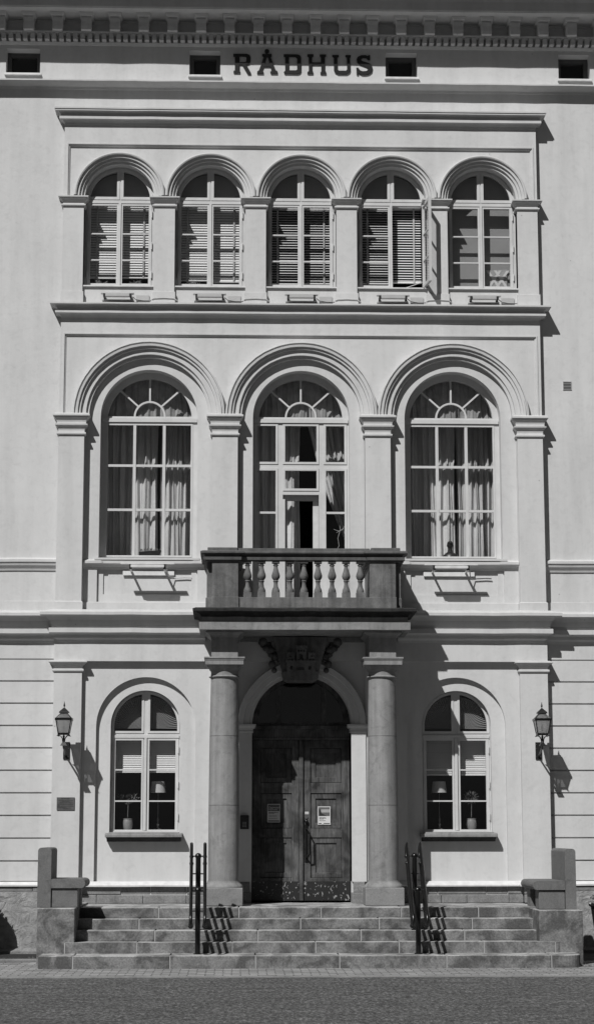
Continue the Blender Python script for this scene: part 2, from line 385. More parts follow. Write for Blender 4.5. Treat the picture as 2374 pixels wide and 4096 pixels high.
# bay: upper storey
holes = [archpoly(c, UZ, .58, 10.97, .5925) for c in UC]
MB().plate(rect(-BX, BX, 10.60, 13.95), holes, .04, BACK).build('bay_wall', M['wall'], H)
def border(zb, zt, z1, inner):
    MB().plate([(-BX, zb), (-inner, zb), (-inner, zt), (inner, zt), (inner, zb), (BX, zb), (BX, z1), (-BX, z1)], [], 0, .05).build('panel_frame', M['wall'], H)
    fr = pathxz([(-inner, zb), (-inner, zt), (inner, zt), (inner, zb)], 0)
    MB().sweep(fr, [(.022, -.012), (.0, -.012), (-.0, .0), (-.012, .014), (-.02, .014), (-.034, .036), (-.034, .05), (.022, .05)]).build('panel_moulding', M['wall2'], H)
border(12.49, 13.44, 14.0, 3.93)
UA = [(.58, .17), (.58, -.0), (.628, -.0), (.632, -.022), (.678, -.022), (.684, -.05), (.722, -.05), (.728, -.065), (.742, -.072), (.755, -.062), (.762, -.03), (.762, .06), (.70, .06), (.70, .17)]
UA = [(.58, .17), (.58, .014), (.622, .014), (.624, -.028), (.664, -.028), (.668, -.068), (.712, -.068), (.716, -.104), (.735, -.112), (.755, -.104), (.762, -.07), (.762, .06), (.70, .06), (.70, .17)]
for c in UC: MB().sweep(archfr(c, UZ), [(a, b) for a, b in UA]).build('arch_moulding', M['wall2'], H, smooth=True)
def cap(x0, x1, yf, prof, name='capital', yb=.30, parent=None, m='wall2'):
    # ring moulding round the front of a pier
    return MB().sweep(plan([(x0, yb), (x0, yf), (x1, yf), (x1, yb)], 0, 0, 9), prof).build(name, M[m], parent or H)
capU = [(-.01, 12.335), (.03, 12.345), (.034, 12.357), (.03, 12.372), (.006, 12.378), (.004, 12.40), (.010, 12.425), (.026, 12.45), (.05, 12.468), (.054, 12.48), (.08, 12.483), (.08, 12.503), (.03, 12.52), (-.01, 12.52)]
for i in range(6):
    c = -3.825+1.53*i; w = .1725; x0, x1 = max(c-w, -BX+.003), min(c+w, BX-.003); ya = -.02
    p = MB().box(x0, x1, ya, .3, 10.60, 12.50).build('pier', M['wall'], H)
    cap(x0, x1, ya, capU, parent=p)
    MB().box(x0-.018, x1+.018, ya-.02, .29, 10.6, 10.86).build('pier_plinth', M['wall2'], p, bev=.004)
# cornice A
CA = [(-.02, 13.78), (.014, 13.78), (.02, 13.815), (.05, 13.85), (.10, 13.857), (.10, 13.903), (.075, 13.908), (.08, 13.95), (.12, 13.976), (.165, 13.98), (.165, 14.005), (.178, 14.010), (.178, 14.035), (.06, 14.06), (-.02, 14.06)]
MB().sweep(plan([(-BX+.015, WY+.01), (-BX+.015, 0), (BX-.015, 0), (BX-.015, WY+.01)], 0), CA).build('cornice', M['wall2'], H)
MB().box(-BX-.02, BX+.02, -.02, WY+.01, 14.03, 14.055).build('cornice_cap', M['wall2'], H)
# cornice B
CB = [(-.02, 10.355), (.012, 10.355), (.016, 10.41), (.05, 10.455), (.118, 10.47), (.118, 10.505), (.085, 10.508), (.084, 10.545), (.115, 10.585), (.16, 10.60), (.20, 10.603), (.20, 10.628), (.06, 10.66), (-.02, 10.66)]
MB().sweep(plan([(-BX+.03, WY+.01), (-BX+.03, 0), (BX-.03, 0), (BX-.03, WY+.01)], 0), CB).build('cornice', M['wall2'], H)
# bay middle storey
hb = [archpoly(c, MZ, .80, 6.345) for c in (MC[0], MC[2])]
pk = []
MB().plate(rect(-BX, BX, 5.50, 10.601), [archpoly(c, MZ, .985, 5.501, 1.05) for c in MC], .03, .10).build('bay_wall', M['wall'], H)
def keyhole(c): return [(c-.82, 5.66), (c+.82, 5.66), (c+.82, 6.345), (c+.80, 6.345)]+arc(c, MZ, .80, 0, PI, 40)+[(c-.80, 6.345), (c-.82, 6.345)]
MB().plate(rect(-BX+.002, BX-.002, 5.45, 10.598), [keyhole(-2.52), keyhole(2.52), archpoly(0, MZ, .80, 5.55)], .10, BACK).build('bay_wall', M['wall'], H)
for c in (MC[0], MC[2]):
    MB().plate(rect(c-.82, c+.82, 5.66, 6.345), [rect(c-.72, c+.72, 5.79, 6.22)], .15, .20).build('apron', M['wall'], H)
    MB().box(c-.81, c+.81, .175, BACK-.01, 5.67, 6.34).build('apron_panel', M['wall'], H)
    pr = [(-.02, 6.20), (.012, 6.20), (.02, 6.23), (.05, 6.265), (.075, 6.28), (.085, 6.285), (.085, 6.325), (-.02, 6.37)]
    l, r = c-1.05, c+1.05
    MB().sweep(plan([(l, .10), (c-.82, .10), (c-.82, .12), (c+.82, .12), (c+.82, .10), (r, .10)], 0), pr).build('window_sill', M['wall2'], H)
    MB().box(c-.86, c+.86, .03, .33, 6.345, 6.378).build('sill_board', M['frame'], H)
    MB().box(l, r, .075, .2, 5.49, 5.65).build('apron_plinth', M['wall2'], H, bev=.006)
MB().box(-1.05, -.80, .075, .2, 5.49, 5.65).box(.80, 1.05, .075, .2, 5.49, 5.65).build('apron_plinth', M['wall2'], H)
border(8.75, 10.13, 10.4, 3.93)
MA = [(.985, .11), (.985, .012), (1.035, .010), (1.04, -.01), (1.125, -.012), (1.13, -.04), (1.165, -.045), (1.17, -.062), (1.205, -.066), (1.212, -.05), (1.225, -.05), (1.232, -.066), (1.25, -.06), (1.256, -.03), (1.256, .06), (1.10, .06), (1.10, .11)]
MA = [(.985, .11), (.985, .016), (1.03, .016), (1.034, -.026), (1.118, -.026), (1.123, -.070), (1.160, -.070), (1.165, -.104), (1.20, -.108), (1.204, -.080), (1.222, -.080), (1.228, -.112), (1.25, -.106), (1.256, -.07), (1.256, .06), (1.10, .06), (1.10, .11)]
for c in MC: MB().sweep(archfr(c, MZ, n=80), MA).build('arch_moulding', M['wall2'], H, smooth=True)
capM = [(-.01, 8.40), (.028, 8.41), (.032, 8.428), (.028, 8.442), (.008, 8.448), (.004, 8.48), (.014, 8.525), (.036, 8.552), (.055, 8.56), (.058, 8.582), (.03, 8.588), (.028, 8.62), (.04, 8.66), (.066, 8.69), (.07, 8.71), (.092, 8.714), (.092, 8.742), (.04, 8.768), (-.01, 8.768)]
for x0, x1 in ((-BX+.004, -3.575), (-1.47, -1.05), (1.05, 1.47), (3.575, BX-.004)):
    p = MB().box(x0, x1, -.06, .3, 5.46, 8.755).build('pier', M['wall'], H)
    cap(x0, x1, -.06, capM, parent=p, yb=.2)
    MB().sweep(plan([(x0, .2), (x0, -.06), (x1, -.06), (x1, .2)], 0, 0, 9), [(-.01, 5.44), (.022, 5.44), (.022, 5.64), (.0, 5.655), (-.01, 5.655)]).build('pier_plinth', M['wall2'], p)
for sx in (-1, 1):
    x0, x1 = (-11, -BX) if sx < 0 else (BX, 11)
    MB().sweep(plan([(x0, WY), (x1, WY)], 0), [(-.02, 6.17), (.02, 6.17), (.03, 6.20), (.07, 6.25), (.085, 6.30), (.10, 6.305), (.10, 6.345), (.0, 6.385), (-.02, 6.385)]).build('string_course', M['wall2'], H)
    MB().box(x0, x1, WY-.02, .3, 5.5, 5.67).build('wing_plinth', M['wall2'], H, bev=.005)
# cornice C, runs round the bay and along the wings
CC = [(-.03, 4.985), (.02, 4.985), (.03, 5.02), (.07, 5.05), (.08, 5.10), (.135, 5.125), (.15, 5.13), (.15, 5.205), (.11, 5.21), (.112, 5.26), (.14, 5.33), (.20, 5.385), (.23, 5.40), (.285, 5.405), (.285, 5.45), (.13, 5.505), (-.03, 5.515)]
MB().sweep(plan([(-11, WY), (-BX+.07, WY), (-BX+.07, -.03), (-1.56, -.03)], 0), CC).build('cornice', M['wall2'], H)
MB().sweep(plan([(1.56, -.03), (BX-.07, -.03), (BX-.07, WY), (11, WY)], 0), CC).build('cornice', M['wall2'], H)
MB().box(-BX+.01, BX-.01, .0, .4, 5.3, 5.499).build('cornice_core', M['wall2'], H)
# ground storey bay
nh = [archpoly(c, GZS-.01, .80, 1.173) for c in (-2.51, 2.51)]
MB().plate([(-BX, .83), (-.80, .83)]+[(-.80, 3.66)]+arc(0, 3.66, .80, PI, 0, 40)+[(.80, .83), (BX, .83), (BX, 5.45), (-BX, 5.45)], nh, .07, .15).build('bay_wall', M['wall'], H)
MB().plate([(-BX+.002, .8), (-.80, .8)]+[(-.80, 3.66)]+arc(0, 3.66, .80, PI, 0, 40)+[(.80, .8), (BX-.002, .8), (BX-.002, 5.44), (-BX+.002, 5.44)], [archpoly(c, 3.66, .56, 1.94) for c in GC], .15, BACK).build('bay_wall', M['wall'], H)
MB().box(-BX, BX, -.03, .08, 4.68, 5.3).build('architrave', M['wall'], H)
capG = [(-.01, 4.505), (.026, 4.515), (.030, 4.53), (.026, 4.552), (.004, 4.556), (.004, 4.58), (.014, 4.605), (.034, 4.628), (.055, 4.64), (.06, 4.652), (.085, 4.656), (.085, 4.676), (.03, 4.694), (-.01, 4.694)]
for x0, x1 in ((-BX+.004, -3.545), (3.545, BX-.004)):
    p = MB().box(x0, x1, -.03, .2, 1.17, 4.68).build('pilaster', M['wall'], H)
    cap(x0, x1, -.03, capG, parent=p, yb=.12)
# base of bay : water table and stone courses
wt = [(-.03, 1.095), (.085, 1.095), (.088, 1.118), (.004, 1.178), (-.03, 1.178)]
for a, b in ((-1, -1), (1, 1)):
    pts = [(-BX, WY), (-BX, -.03), (-3.545, -.03), (-3.545, .07), (-1.56, .07)]
    if a > 0: pts = [(-x, y) for x, y in pts[::-1]]
    MB().sweep(plan(pts, 0), wt).build('water_table', M['sheet'], H)
    mb = MB()
    for z0, z1, y in ((.97, 1.095, .055), (.83, .967, .02)):
        for X0, X1, dy in ((3.545, BX, -.10), (1.04, 3.543, 0)):
            x = X0
            while x < X1-.01:
                w = rnd.uniform(.3, .8); w = X1-x if X1-x-w < .2 else w
                u0, u1 = (x, x+w) if a > 0 else (-x-w, -x)
                mb.box(u0+.002, u1-.002, y+dy+rnd.uniform(-.01, .01), .3, z0+.002, z1-.001); x += w
    mb.build('stone_course', M['course'], H, bev=.012, seg=2)
    MB().box(*((3.6, 3.99) if a > 0 else (-3.99, -3.6)), -.08, .3, -.05, .829).build('stone_course', M['course'], H)
# door surround
for sx in (-1, 1):
    x0, x1 = (.80, 1.035) if sx > 0 else (-1.035, -.80)
    j = MB().box(x0, x1, .0, .44, 1.17, 3.56).build('door_jamb', M['wall'], H)
    MB().box(x0-.002, x1+.002, -.02, .43, .83, 1.0).box(x0+.02, x1-.03, -.01, .43, 1.0, 1.17).build('jamb_base', M['course'], j, bev=.01)
    cap(x0, x1, .0, [(-.01, 3.535), (.012, 3.535), (.02, 3.55), (.012, 3.57), (.018, 3.575), (.022, 3.605), (.045, 3.61), (.06, 3.64), (.062, 3.665), (-.01, 3.672)], 'impost', .40, j)
DA = [(.80, .44), (.80, .0), (.84, -.004), (.85, -.02), (.93, -.022), (.94, -.045), (.99, -.05), (1.02, -.055), (1.035, -.03), (1.035, .09), (.9, .09), (.9, .44)]
MB().sweep(archfr(0.005, 3.66, n=70), DA).build('door_arch', M['wall2'], H, smooth=True)
# keystone with castle relief
ks = MB(); ks.plate([(-.32, 4.50), (.27, 4.50), (.42, 5.06), (-.47, 5.06)], [], -.26, .1)
key = ks.build('keystone', M['sandm'], H, bev=.008)
MB().plate([(-.30, 4.37), (-.22, 4.335), (.17, 4.335), (.25, 4.37), (.28, 4.50), (.1, 4.53), (-.15, 4.53), (-.33, 4.50)], [], -.29, .1).build('keystone_lip', M['sandm'], key, bev=.02)
def kz(x, y): return ((x-728)*.00124, 5.04-(y-160)*.00124)
def cren(x0, x1, yt, yb, n, d=14):
    w = (x1-x0)/(2*n-1); p = [(x0, yb)]
    for i in range(n): p += [(x0+2*i*w, yt), (x0+(2*i+1)*w, yt)]+([(x0+(2*i+1)*w, yt+d), (x0+(2*i+2)*w, yt+d)] if i < n-1 else [])
    return [kz(*q) for q in (p+[(x1, yb)])][::-1]
cs = MB()
cs.plate(cren(518, 908, 445, 480, 9), [], -.315, -.25)
cs.plate([kz(*q) for q in [(530, 480), (525, 655), (650, 655), (650, 580), (665, 550), (705, 538), (745, 550), (762, 580), (762, 655), (900, 655), (892, 480)]], [[kz(*q) for q in [(572, 527), (605, 527), (605, 575), (572, 575)]], [kz(*q) for q in [(810, 527), (845, 527), (845, 575), (810, 575)]]], -.30, -.25)
for a, b in ((530, 630), (808, 905)): cs.plate(cren(a-3, b+3, 348, 372, 4, 10), [], -.325, -.25); cs.plate([kz(*q) for q in [(a, 372), (b, 372), (b, 437), (a, 437)]], [[kz(*q) for q in [(a+32, 393), (a+58, 393), (a+58, 412), (a+32, 412)]]], -.31, -.25)
cs.plate(cren(642, 800, 255, 300, 5), [], -.345, -.25)
cs.plate([kz(*q) for q in [(658, 300), (782, 300), (778, 438), (740, 438), (738, 380), (700, 372), (692, 380), (692, 438), (655, 438)]], [[kz(*q) for q in [(a, 320), (a+20, 320), (a+20, 345), (a, 345)]] for a in (673, 706, 742)], -.33, -.25)
for i in range(7): cs.plate([kz(*q) for q in [(655+i*15, 545), (661+i*15, 545), (661+i*15, 600), (655+i*15, 600)]], [], -.285, -.25)
cs.build('castle_relief', M['sandm'], key)
for sx in (-1, 1):
    lf = MB()
    for k in range(16):
        t = k/15; x = -.025+sx*(.60-.22*t+.035*math.sin(k*2.4)); z = 5.0-.30*t
        lf.ball((x, -.06-.04*math.cos(k), z), .075-.03*t, 6, (1, .8, .8))
    lf.ball((-.025+sx*.455, -.08, 4.63), .06, 8); lf.ball((-.025+sx*.42, -.06, 4.53), .045, 8)
    lf.build('acanthus_scroll', M['sandd'], key, smooth=True)
# pointed jamb recess floor of doorway handled by the steps; door leaf depth
DYd = .34
T = MB(); T.box(-.80, .80, .26, .44, 3.43, 3.62); T.box(-.80, .80, .235, .30, 3.60, 3.66); T.box(-.80, .80, .25, .3, 3.44, 3.47)
T.build('door_transom', M['wood'], H, bev=.006)
fl = MB().plate(arc(0, 3.66, .80, 0, PI, 40), [arc(0, 3.70, .70, .02, PI-.02, 36)], .30, .40)
fl.box(-.40, -.33, .31, .39, 3.66, 4.36).box(.33, .40, .31, .39, 3.66, 4.36)
fo = fl.build('fanlight', M['wood'], H)
MB().plate(arc(0, 3.66, .74, 0, PI, 30), [], .35, .356).build('pane', M['glass'], fo)
for sx in (-1, 1):
    d = MB(); a, b = (.035, .79) if sx > 0 else (-.79, -.035)
    zb, zt = .86, 3.43
    sL, sR = (a+.115, b-.135) if sx > 0 else (a+.135, b-.115)
    rows = [(1.22, 1.86), (2.01, 2.57), (2.74, 3.30)]
    d.plate(rect(a, b, zb, zt), [rect(sL, sR, 1.22, 3.30)], DYd, DYd+.06)
    leaf = d.build('door_leaf', M['wood'], H, bev=.004)
    q = MB()
    for r0, r1 in rows:
        q.plate(rect(sL+.004, sR-.004, r0+.004, r1-.004), [rect(sL+.085, sR-.085, r0+.085, r1-.085)], DYd+.030, DYd+.06)
        q.box(sL+.08, sR-.08, DYd+.052, DYd+.07, r0+.08, r1-.08)
    q.build('door_panel', M['wood'], leaf, bev=.003)
    MB().box(sL-.002, sR+.002, DYd+.014, DYd+.05, 1.862, 2.008).box(sL-.002, sR+.002, DYd+.014, DYd+.05, 2.572, 2.738).build('cross_rail', M['wood'], leaf, bev=.003)
    MB().box(a+.004, b-.004, DYd-.006, DYd+.01, zb+.005, 1.165).build('kick_plate', M['kick'], leaf)
MB().box(-.033, .033, DYd-.045, DYd+.05, .862, 3.428).build('door_astragal', M['wood'], H, bev=.008)
hd = MB(); hx = .115
hd.tube([(hx-.03, DYd-.005, 2.00), (hx-.01, DYd-.07, 1.99), (hx+.02, DYd-.11, 1.93), (hx+.02, DYd-.11, 1.60), (hx-.01, DYd-.07, 1.54), (hx-.03, DYd-.005, 1.53)], .013, 8)
hd.box(hx-.055, hx-.005, DYd-.012, DYd+.001, 1.47, 2.07); hd.ball((hx-.03, DYd-.03, 2.12), .03, 8)
hd.build('door_handle', M['black'], H, smooth=True)
MB().lathe([(.028, 0), (.028, .01)], (0, 0), 16).build('lock_rose', M['chrome'], H)
o = bpy.data.objects['lock_rose']; o.rotation_euler = (R(90), 0, 0); o.location = (.085, DYd-.002, 2.19)
# balcony ---------------------------------------------------------------
sl = [(-.03, 5.07), (1.30, 5.07), (1.31, 5.075), (1.31, 5.185), (1.318, 5.19), (1.33, 5.25), (1.365, 5.31), (1.39, 5.335), (1.39, 5.375), (1.34, 5.40), (-.03, 5.40)]
B = MB()
# slab body plus mitred edge moulding
B.box(-1.60, 1.62, -1.27, .06, 5.072, 5.395)
B.sweep(plan([(-1.60, .06), (-1.60, -1.27), (1.62, -1.27), (1.62, .06)], 0), [(-.04, 5.066), (.035, 5.066), (.038, 5.182), (-.04, 5.184)])
bal = B.build('balcony', M['sand'], H)
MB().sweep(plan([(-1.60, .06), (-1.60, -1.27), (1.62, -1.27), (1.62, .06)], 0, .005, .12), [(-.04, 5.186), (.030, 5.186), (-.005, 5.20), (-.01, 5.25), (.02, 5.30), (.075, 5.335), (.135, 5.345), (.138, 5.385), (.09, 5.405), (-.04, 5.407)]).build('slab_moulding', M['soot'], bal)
soff = MB(); soff.plate([(0, 0)]*0 or rect(-1.0, 1.0, 4.99, 5.066), [], -.12, .05); soff.build('soffit_moulding', M['sand'], H)
for sx in (-1, 1):
    c = 1.235*sx
    pd = MB().box(c-.205, c+.205, -1.25, -1.13, 5.405, 6.15).box(min(c-.20*sx, c+.29*sx), max(c-.20*sx, c+.29*sx), -1.135, .02, 5.405, 6.149)
    pd.build('pedestal', M['sandm'], bal, bev=.006)
    MB().box(c-.215, c+.215, -1.265, -1.1, 5.404, 5.585).box(min(c-.205*sx, c+.305*sx), max(c-.205*sx, c+.305*sx), -1.15, .021, 5.403, 5.583).build('pedestal_base', M['sandm'], bal, bev=.008)
    x0, x1 = (c-.205, c+.30) if sx > 0 else (c-.30, c+.205)
    cp = [(-.05, 6.14), (.01, 6.14), (.015, 6.16), (.045, 6.165), (.05, 6.21), (.01, 6.214), (.012, 6.24), (.05, 6.262), (.09, 6.268), (.09, 6.295), (.05, 6.312), (-.05, 6.32)]
    MB().sweep(plan([(x0, .02), (x0, -1.25), (x1, -1.25), (x1, .02)], 0), cp).build('coping', M['sandd'], bal)
    MB().box(x0+.02, x1-.02, -1.23, .02, 6.15, 6.37).build('coping_cap', M['sandd'], bal, bev=.01)
MB().box(-1.03, 1.03, -1.235, -1.095, 5.405, 5.582).build('bottom_rail', M['sandm'], bal, bev=.006)
MB().sweep([((-1.03, -1.165, 0), (0, -1, 0), (0, 0, 1)), ((1.03, -1.165, 0), (0, -1, 0), (0, 0, 1))], [(-.09, 6.165), (.09, 6.165), (.095, 6.212), (.06, 6.216), (.07, 6.24), (.10, 6.26), (.138, 6.266), (.138, 6.292), (.10, 6.308), (.09, 6.355), (-.09, 6.355)]).build('top_rail', M['sandd'], bal, bev=.004)
bp = [(.060, 5.66), (.062, 5.69), (.055, 5.715), (.038, 5.75), (.031, 5.80), (.034, 5.83), (.045, 5.842), (.034, 5.855), (.045, 5.87), (.062, 5.895), (.066, 5.925), (.060, 5.955), (.045, 6.00), (.033, 6.05), (.029, 6.08), (.042, 6.088), (.042, 6.098), (.030, 6.105), (.032, 6.125), (.055, 6.14), (.058, 6.155)]
bm = MB().lathe(bp, (0, -1.165), 20); bm.frustum((0, -1.165), (.065, .065), (.065, .065), 5.583, 5.662); bm.frustum((0, -1.165), (.06, .06), (.06, .06), 6.125, 6.166)
first = None
for i in range(9):
    if first is None: first = o = bm.build('baluster', M['sandm'], bal, smooth=True)
    else: o = first.copy(); COL.objects.link(o); o.parent = bal
    o.location = (-.885+.2212*i, rnd.uniform(-.002, .002), 0); o.rotation_euler = (0, 0, 0)
# columns ----------------------------------------------------------------
for sx in (-1, 1):
    cx, cy = 1.24*sx, -.83
    sh = MB().lathe([(.236, 1.21), (.238, 1.6), (.237, 2.4), (.231, 3.2), (.222, 3.9), (.214, 4.345)], (cx, cy), 48)
    col = sh.build('column', M['sand'], H, smooth=True)
    MB().box(cx-.30, cx+.30, cy-.30, cy+.30, .835, 1.105).build('column_plinth', M['granite3'], col, bev=.012)
    f = MB().lathe([(.30, 1.106), (.30, 1.125), (.285, 1.145), (.26, 1.17), (.245, 1.195), (.243, 1.212)], (cx, cy), 48); f.build('column_base', M['sand'], col, smooth=True)
    c2 = MB().lathe([(.216, 4.335), (.235, 4.345), (.247, 4.357), (.235, 4.37), (.216, 4.375), (.213, 4.43), (.222, 4.455), (.235, 4.46), (.238, 4.475), (.262, 4.50), (.277, 4.535)], (cx, cy), 48)
    c2.build('capital', M['sand'], col, smooth=True)
    MB().box(cx-.298, cx+.298, cy-.298, cy+.298, 4.535, 4.603).box(cx-.318, cx+.318, cy-.318, cy+.318, 4.628, 4.655).box(cx-.305, cx+.305, cy-.305, cy+.305, 4.603, 4.628).build('abacus', M['sand'], col, bev=.003)
    MB().box(cx-.208, cx+.208, cy-.20, .04, 4.655, 5.08).sweep(plan([(cx-.208, .0), (cx-.208, cy-.2), (cx+.208, cy-.2), (cx+.208, .0)], 0), [(-.02, 4.97), (.01, 4.97), (.02, 5.0), (.06, 5.03), (.085, 5.04), (.085, 5.07), (-.02, 5.07)]).build('entablature_block', M['sand'], col)
    for z in (3.43, 2.36):
        jn = MB(); jn.lathe([(.2375, z), (.2393, z+.003), (.2375, z+.006)] if z < 3 else [(.2285, z), (.2300, z+.003), (.2285, z+.006)], (cx, cy), 48)
        jn.build('mortar_joint', M['blackm'], col)
    # flat respond behind the column
    MB().box(1.035 if sx > 0 else -1.46, 1.46 if sx > 0 else -1.035, .03, .12, 1.17, 4.70).build('respond', M['wall'], H)

# ------------------------------------------------------------------ windows
def quarter(cx, zs, r, x0, z0, side, n=18, grow=0):
    """pane of a fanlight: bounded by x0 (from centre), z0 and an arc. grow expands it"""
    r += grow; x0 -= grow; z0 -= grow
    a0 = math.asin(max(0, (z0-zs))/r) if z0 > zs else 0; a1 = math.acos(x0/r)
    p = [(x0, z0)]+[(r*math.cos(a0+(a1-a0)*i/n), zs-cx*0+r*math.sin(a0+(a1-a0)*i/n)) for i in range(n+1)]
    if z0 < zs: p.insert(1, (r, z0))
    p = [(cx+side*x, z) for x, z in p]
    return p if side > 0 else p[::-1]
def sash(mb, hole, big, y0, y1): mb.plate(big, [hole], y0, y1)
def two_leaf(cx, zs, r, half, zb, ztr, trh, mh, st, muntins, yf, name, opn=None, bot=.05):
    """arched window with a fixed fan and two casements. returns frame object and pane rects"""
    fan = [quarter(cx, zs, r-st-.008, mh+.04, ztr+trh+.04, s) for s in (-1, 1)]
    low = [rect(cx-half+st+.035, cx-mh-.035, zb+bot+.045, ztr-.05), rect(cx+mh+.035, cx+half-st-.035, zb+bot+.045, ztr-.05)]
    big = [quarter(cx, zs, r-st-.008, mh+.04, ztr+trh+.04, s, grow=min(.048, mh+.032, st-.004)) for s in (-1, 1)]
    bl = [rect(l[0][0]-(.05 if l is low[0] else .028), l[1][0]+(.028 if l is low[0] else .05), l[0][1]-.05, l[2][1]+.045) for l in low]
    w = MB().plate(archpoly(cx, zs, r, zb, half), big+bl, yf, yf+.09)
    w.box(cx-half+.02, cx+half-.02, yf-.022, yf+.02, ztr-.012, ztr+trh*.6)
    w.box(cx-half, cx+half, yf-.03, yf+.02, zb, zb+.025)
    fr = w.build(name, M['frame'], H)
    sm = MB()
    for a, b in zip(fan, big): sash(sm, a, [(cx+(x-cx)*.998, z) for x, z in b], yf-.012, yf+.05)
    for k, (a, b) in enumerate(zip(low, bl)):
        if opn == k: continue
        sash(sm, a, b, yf-.012, yf+.05)
        for z in muntins: sm.box(a[0][0]-.004, a[1][0]+.004, yf-.008, yf+.03, z-.011, z+.011)
    sm.box(cx-.020, cx+.020, yf-.03, yf, zb+.03, ztr-.015)
    sm.build('casement', M['frame'], fr)
    for a in fan: MB().plate(a, [], yf+.02, yf+.024).build('pane', M['glass'], fr)
    for k, a in enumerate(low):
        if opn != k: MB().box(a[0][0], a[1][0], yf+.02, yf+.024, a[0][1], a[2][1]).build('pane', M['glass'], fr)
    hg = MB()
    for s in (-1, 1):
        for z in (zb+.25, (zb+ztr)/2, ztr-.2): hg.box(cx+s*(half-st*.75)-.008, cx+s*(half-st*.75)+.008, yf-.03, yf, z-.06, z+.06)
    hg.build('hinge', M['frame'], fr)
    return fr, low, bl
ORD = ['leftmost', 'second from left', 'middle', 'second from right', 'rightmost']
def blind(x0, x1, z0, z1, y, pitch, tilt, label, slatw=.048, tapex=None, m='blind'):
    e = empty('window_blind', ((x0+x1)/2, y, z0), label, 'blind', 'blinds hanging behind the windows')
    mb = MB(); z = z1-.03; c, s = math.cos(tilt)*slatw/2, math.sin(tilt)*slatw/2
    while z > z0+.03:
        w = rnd.uniform(-.0015, .0015); t = .0012
        mb.add([(x0, y-c, z-s+w), (x1, y-c, z-s+w), (x1, y, z+.003+w), (x0, y, z+.003+w), (x1, y+c, z+s+w), (x0, y+c, z+s+w)], [(0, 1, 2, 3), (3, 2, 4, 5)])
        mb.add([(x0, y-c, z-s+w-t), (x1, y-c, z-s+w-t), (x1, y, z+.003+w-t), (x0, y, z+.003+w-t), (x1, y+c, z+s+w-t), (x0, y+c, z+s+w-t)], [(3, 2, 1, 0), (5, 4, 2, 3)])
        z -= pitch
    mb.build('slats', M[m], e)
    MB().box(x0, x1, y-.02, y+.02, z0, z0+.022).build('bottom_rail', M[m], e)
    MB().box(x0, x1, y-.025, y+.025, z1-.02, z1+.02).build('head_rail', M[m], e)
    if tapex is not None:
        MB().box(tapex-.014, tapex+.014, y-.030, y-.027, z0-.01, z1).build('ladder_tape', M['tape'], e)
    return e
UYF = .20
zbl = [11.20, 11.17, 11.12, 11.14, None]
for i, c in enumerate(UC):
    fr, low, bl = two_leaf(c, UZ, .585, .5925, 10.965, 12.475, .065, .015, .068, (11.93, 11.47), UYF, 'arched_window', opn=1 if i == 3 else None)
    if i < 4:
        for k in (0, 1):
            x0, x1 = low[k][0][0]-.03, low[k][1][0]+.03
            tx = x0+.13 if k == 0 else x1-.12
            blind(x0, x1, zbl[i]+(-.02 if k and i == 1 else .01*k), 12.47, .40 if not (i == 3 and k) else .36, .0445, R(62 if i < 2 else (32 if not (i == 3 and k) else 34)),
                  'white venetian blind in the %s half of the %s top floor window' % (('left', 'right')[k], ORD[i]), tapex=tx)
    else:
        sc = empty('roller_blind', (c, .42, 11.0), 'plain grey roller blind drawn down in the rightmost top floor window', 'blind')
        MB().box(c-.56, c+.56, .42, .424, 10.99, 13.05).build('fabric', M['screen'], sc)
        MB().tube([(c-.56, .44, 12.5), (c+.56, .44, 12.5)], .02, 10).build('roller', M['tape'], sc)
        b = MB().plate([(c+.08, 11.05), (c+.46, 11.05), (c+.46, 11.42), (c+.12, 11.40)], [], .395, .40).build('paper_sheet', M['lightp']); tag(b, 'pale paper sheet behind the lower pane of the rightmost top floor window', 'paper')
        tp = MB()
        for q in (0, 1):
            for d in (0, .13):
                a = (c+.10+d, 11.06) if q == 0 else (c+.10+d, 11.40); e2 = (c+.32+d, 11.40) if q == 0 else (c+.32+d, 11.06)
                tp.plate([a, (a[0]+.05, a[1]), (e2[0]+.05, e2[1]), e2] if q == 0 else [a, e2, (e2[0]+.05, e2[1]), (a[0]+.05, a[1])], [], .388-.003*q-.001*(d > 0), .391-.003*q-.001*(d > 0))
        tag(tp.build('tape_cross', M['paper']), 'crossed strips of tape over the paper in the rightmost top floor window', 'tape')
    MB().plate(arc(c, UZ-.0, .56, .08, PI-.08, 24), [], .45, .455).build('fan_shade', M['screen'], fr)
    # sill board, light
    MB().box(c-.5925, c+.5925, -.0, .2, 10.955, 10.975).build('sill', M['sheet'], fr)
# open casement of the fourth window
cas = bpy.data.objects.new('open_casement', None)
c = UC[3]; hxp = c+.5925-.05; w = .50; z0, z1 = 11.0, 12.46
mb = MB().plate(rect(0, w, z0, z1), [rect(.05, w-.05, z0+.055, z1-.05)], -.022, .022)
for z in (11.93, 11.47): mb.box(.045, w-.045, -.014, .014, z-.011, z+.011)
a = R(-82)
def rotp(mbx):
    for i, (x, y, z) in enumerate(mbx.v): mbx.v[i] = (hxp+x*math.cos(a)*1-y*math.sin(a), UYF-.05+x*math.sin(a)+y*math.cos(a), z)
    return mbx
win4 = [o for o in bpy.data.objects if o.name.startswith('arched_window')][3]
rotp(mb).build('open_casement', M['frame'], win4)
rotp(MB().box(.05, w-.05, -.002, .002, z0+.05, z1-.045)).build('pane', M['glass'], win4)
MB().tube([(hxp-.30, UYF-.02, 11.02), (hxp-.02, UYF-.30, 11.05)], .006, 6).build('stay_hook', M['frame'], win4)

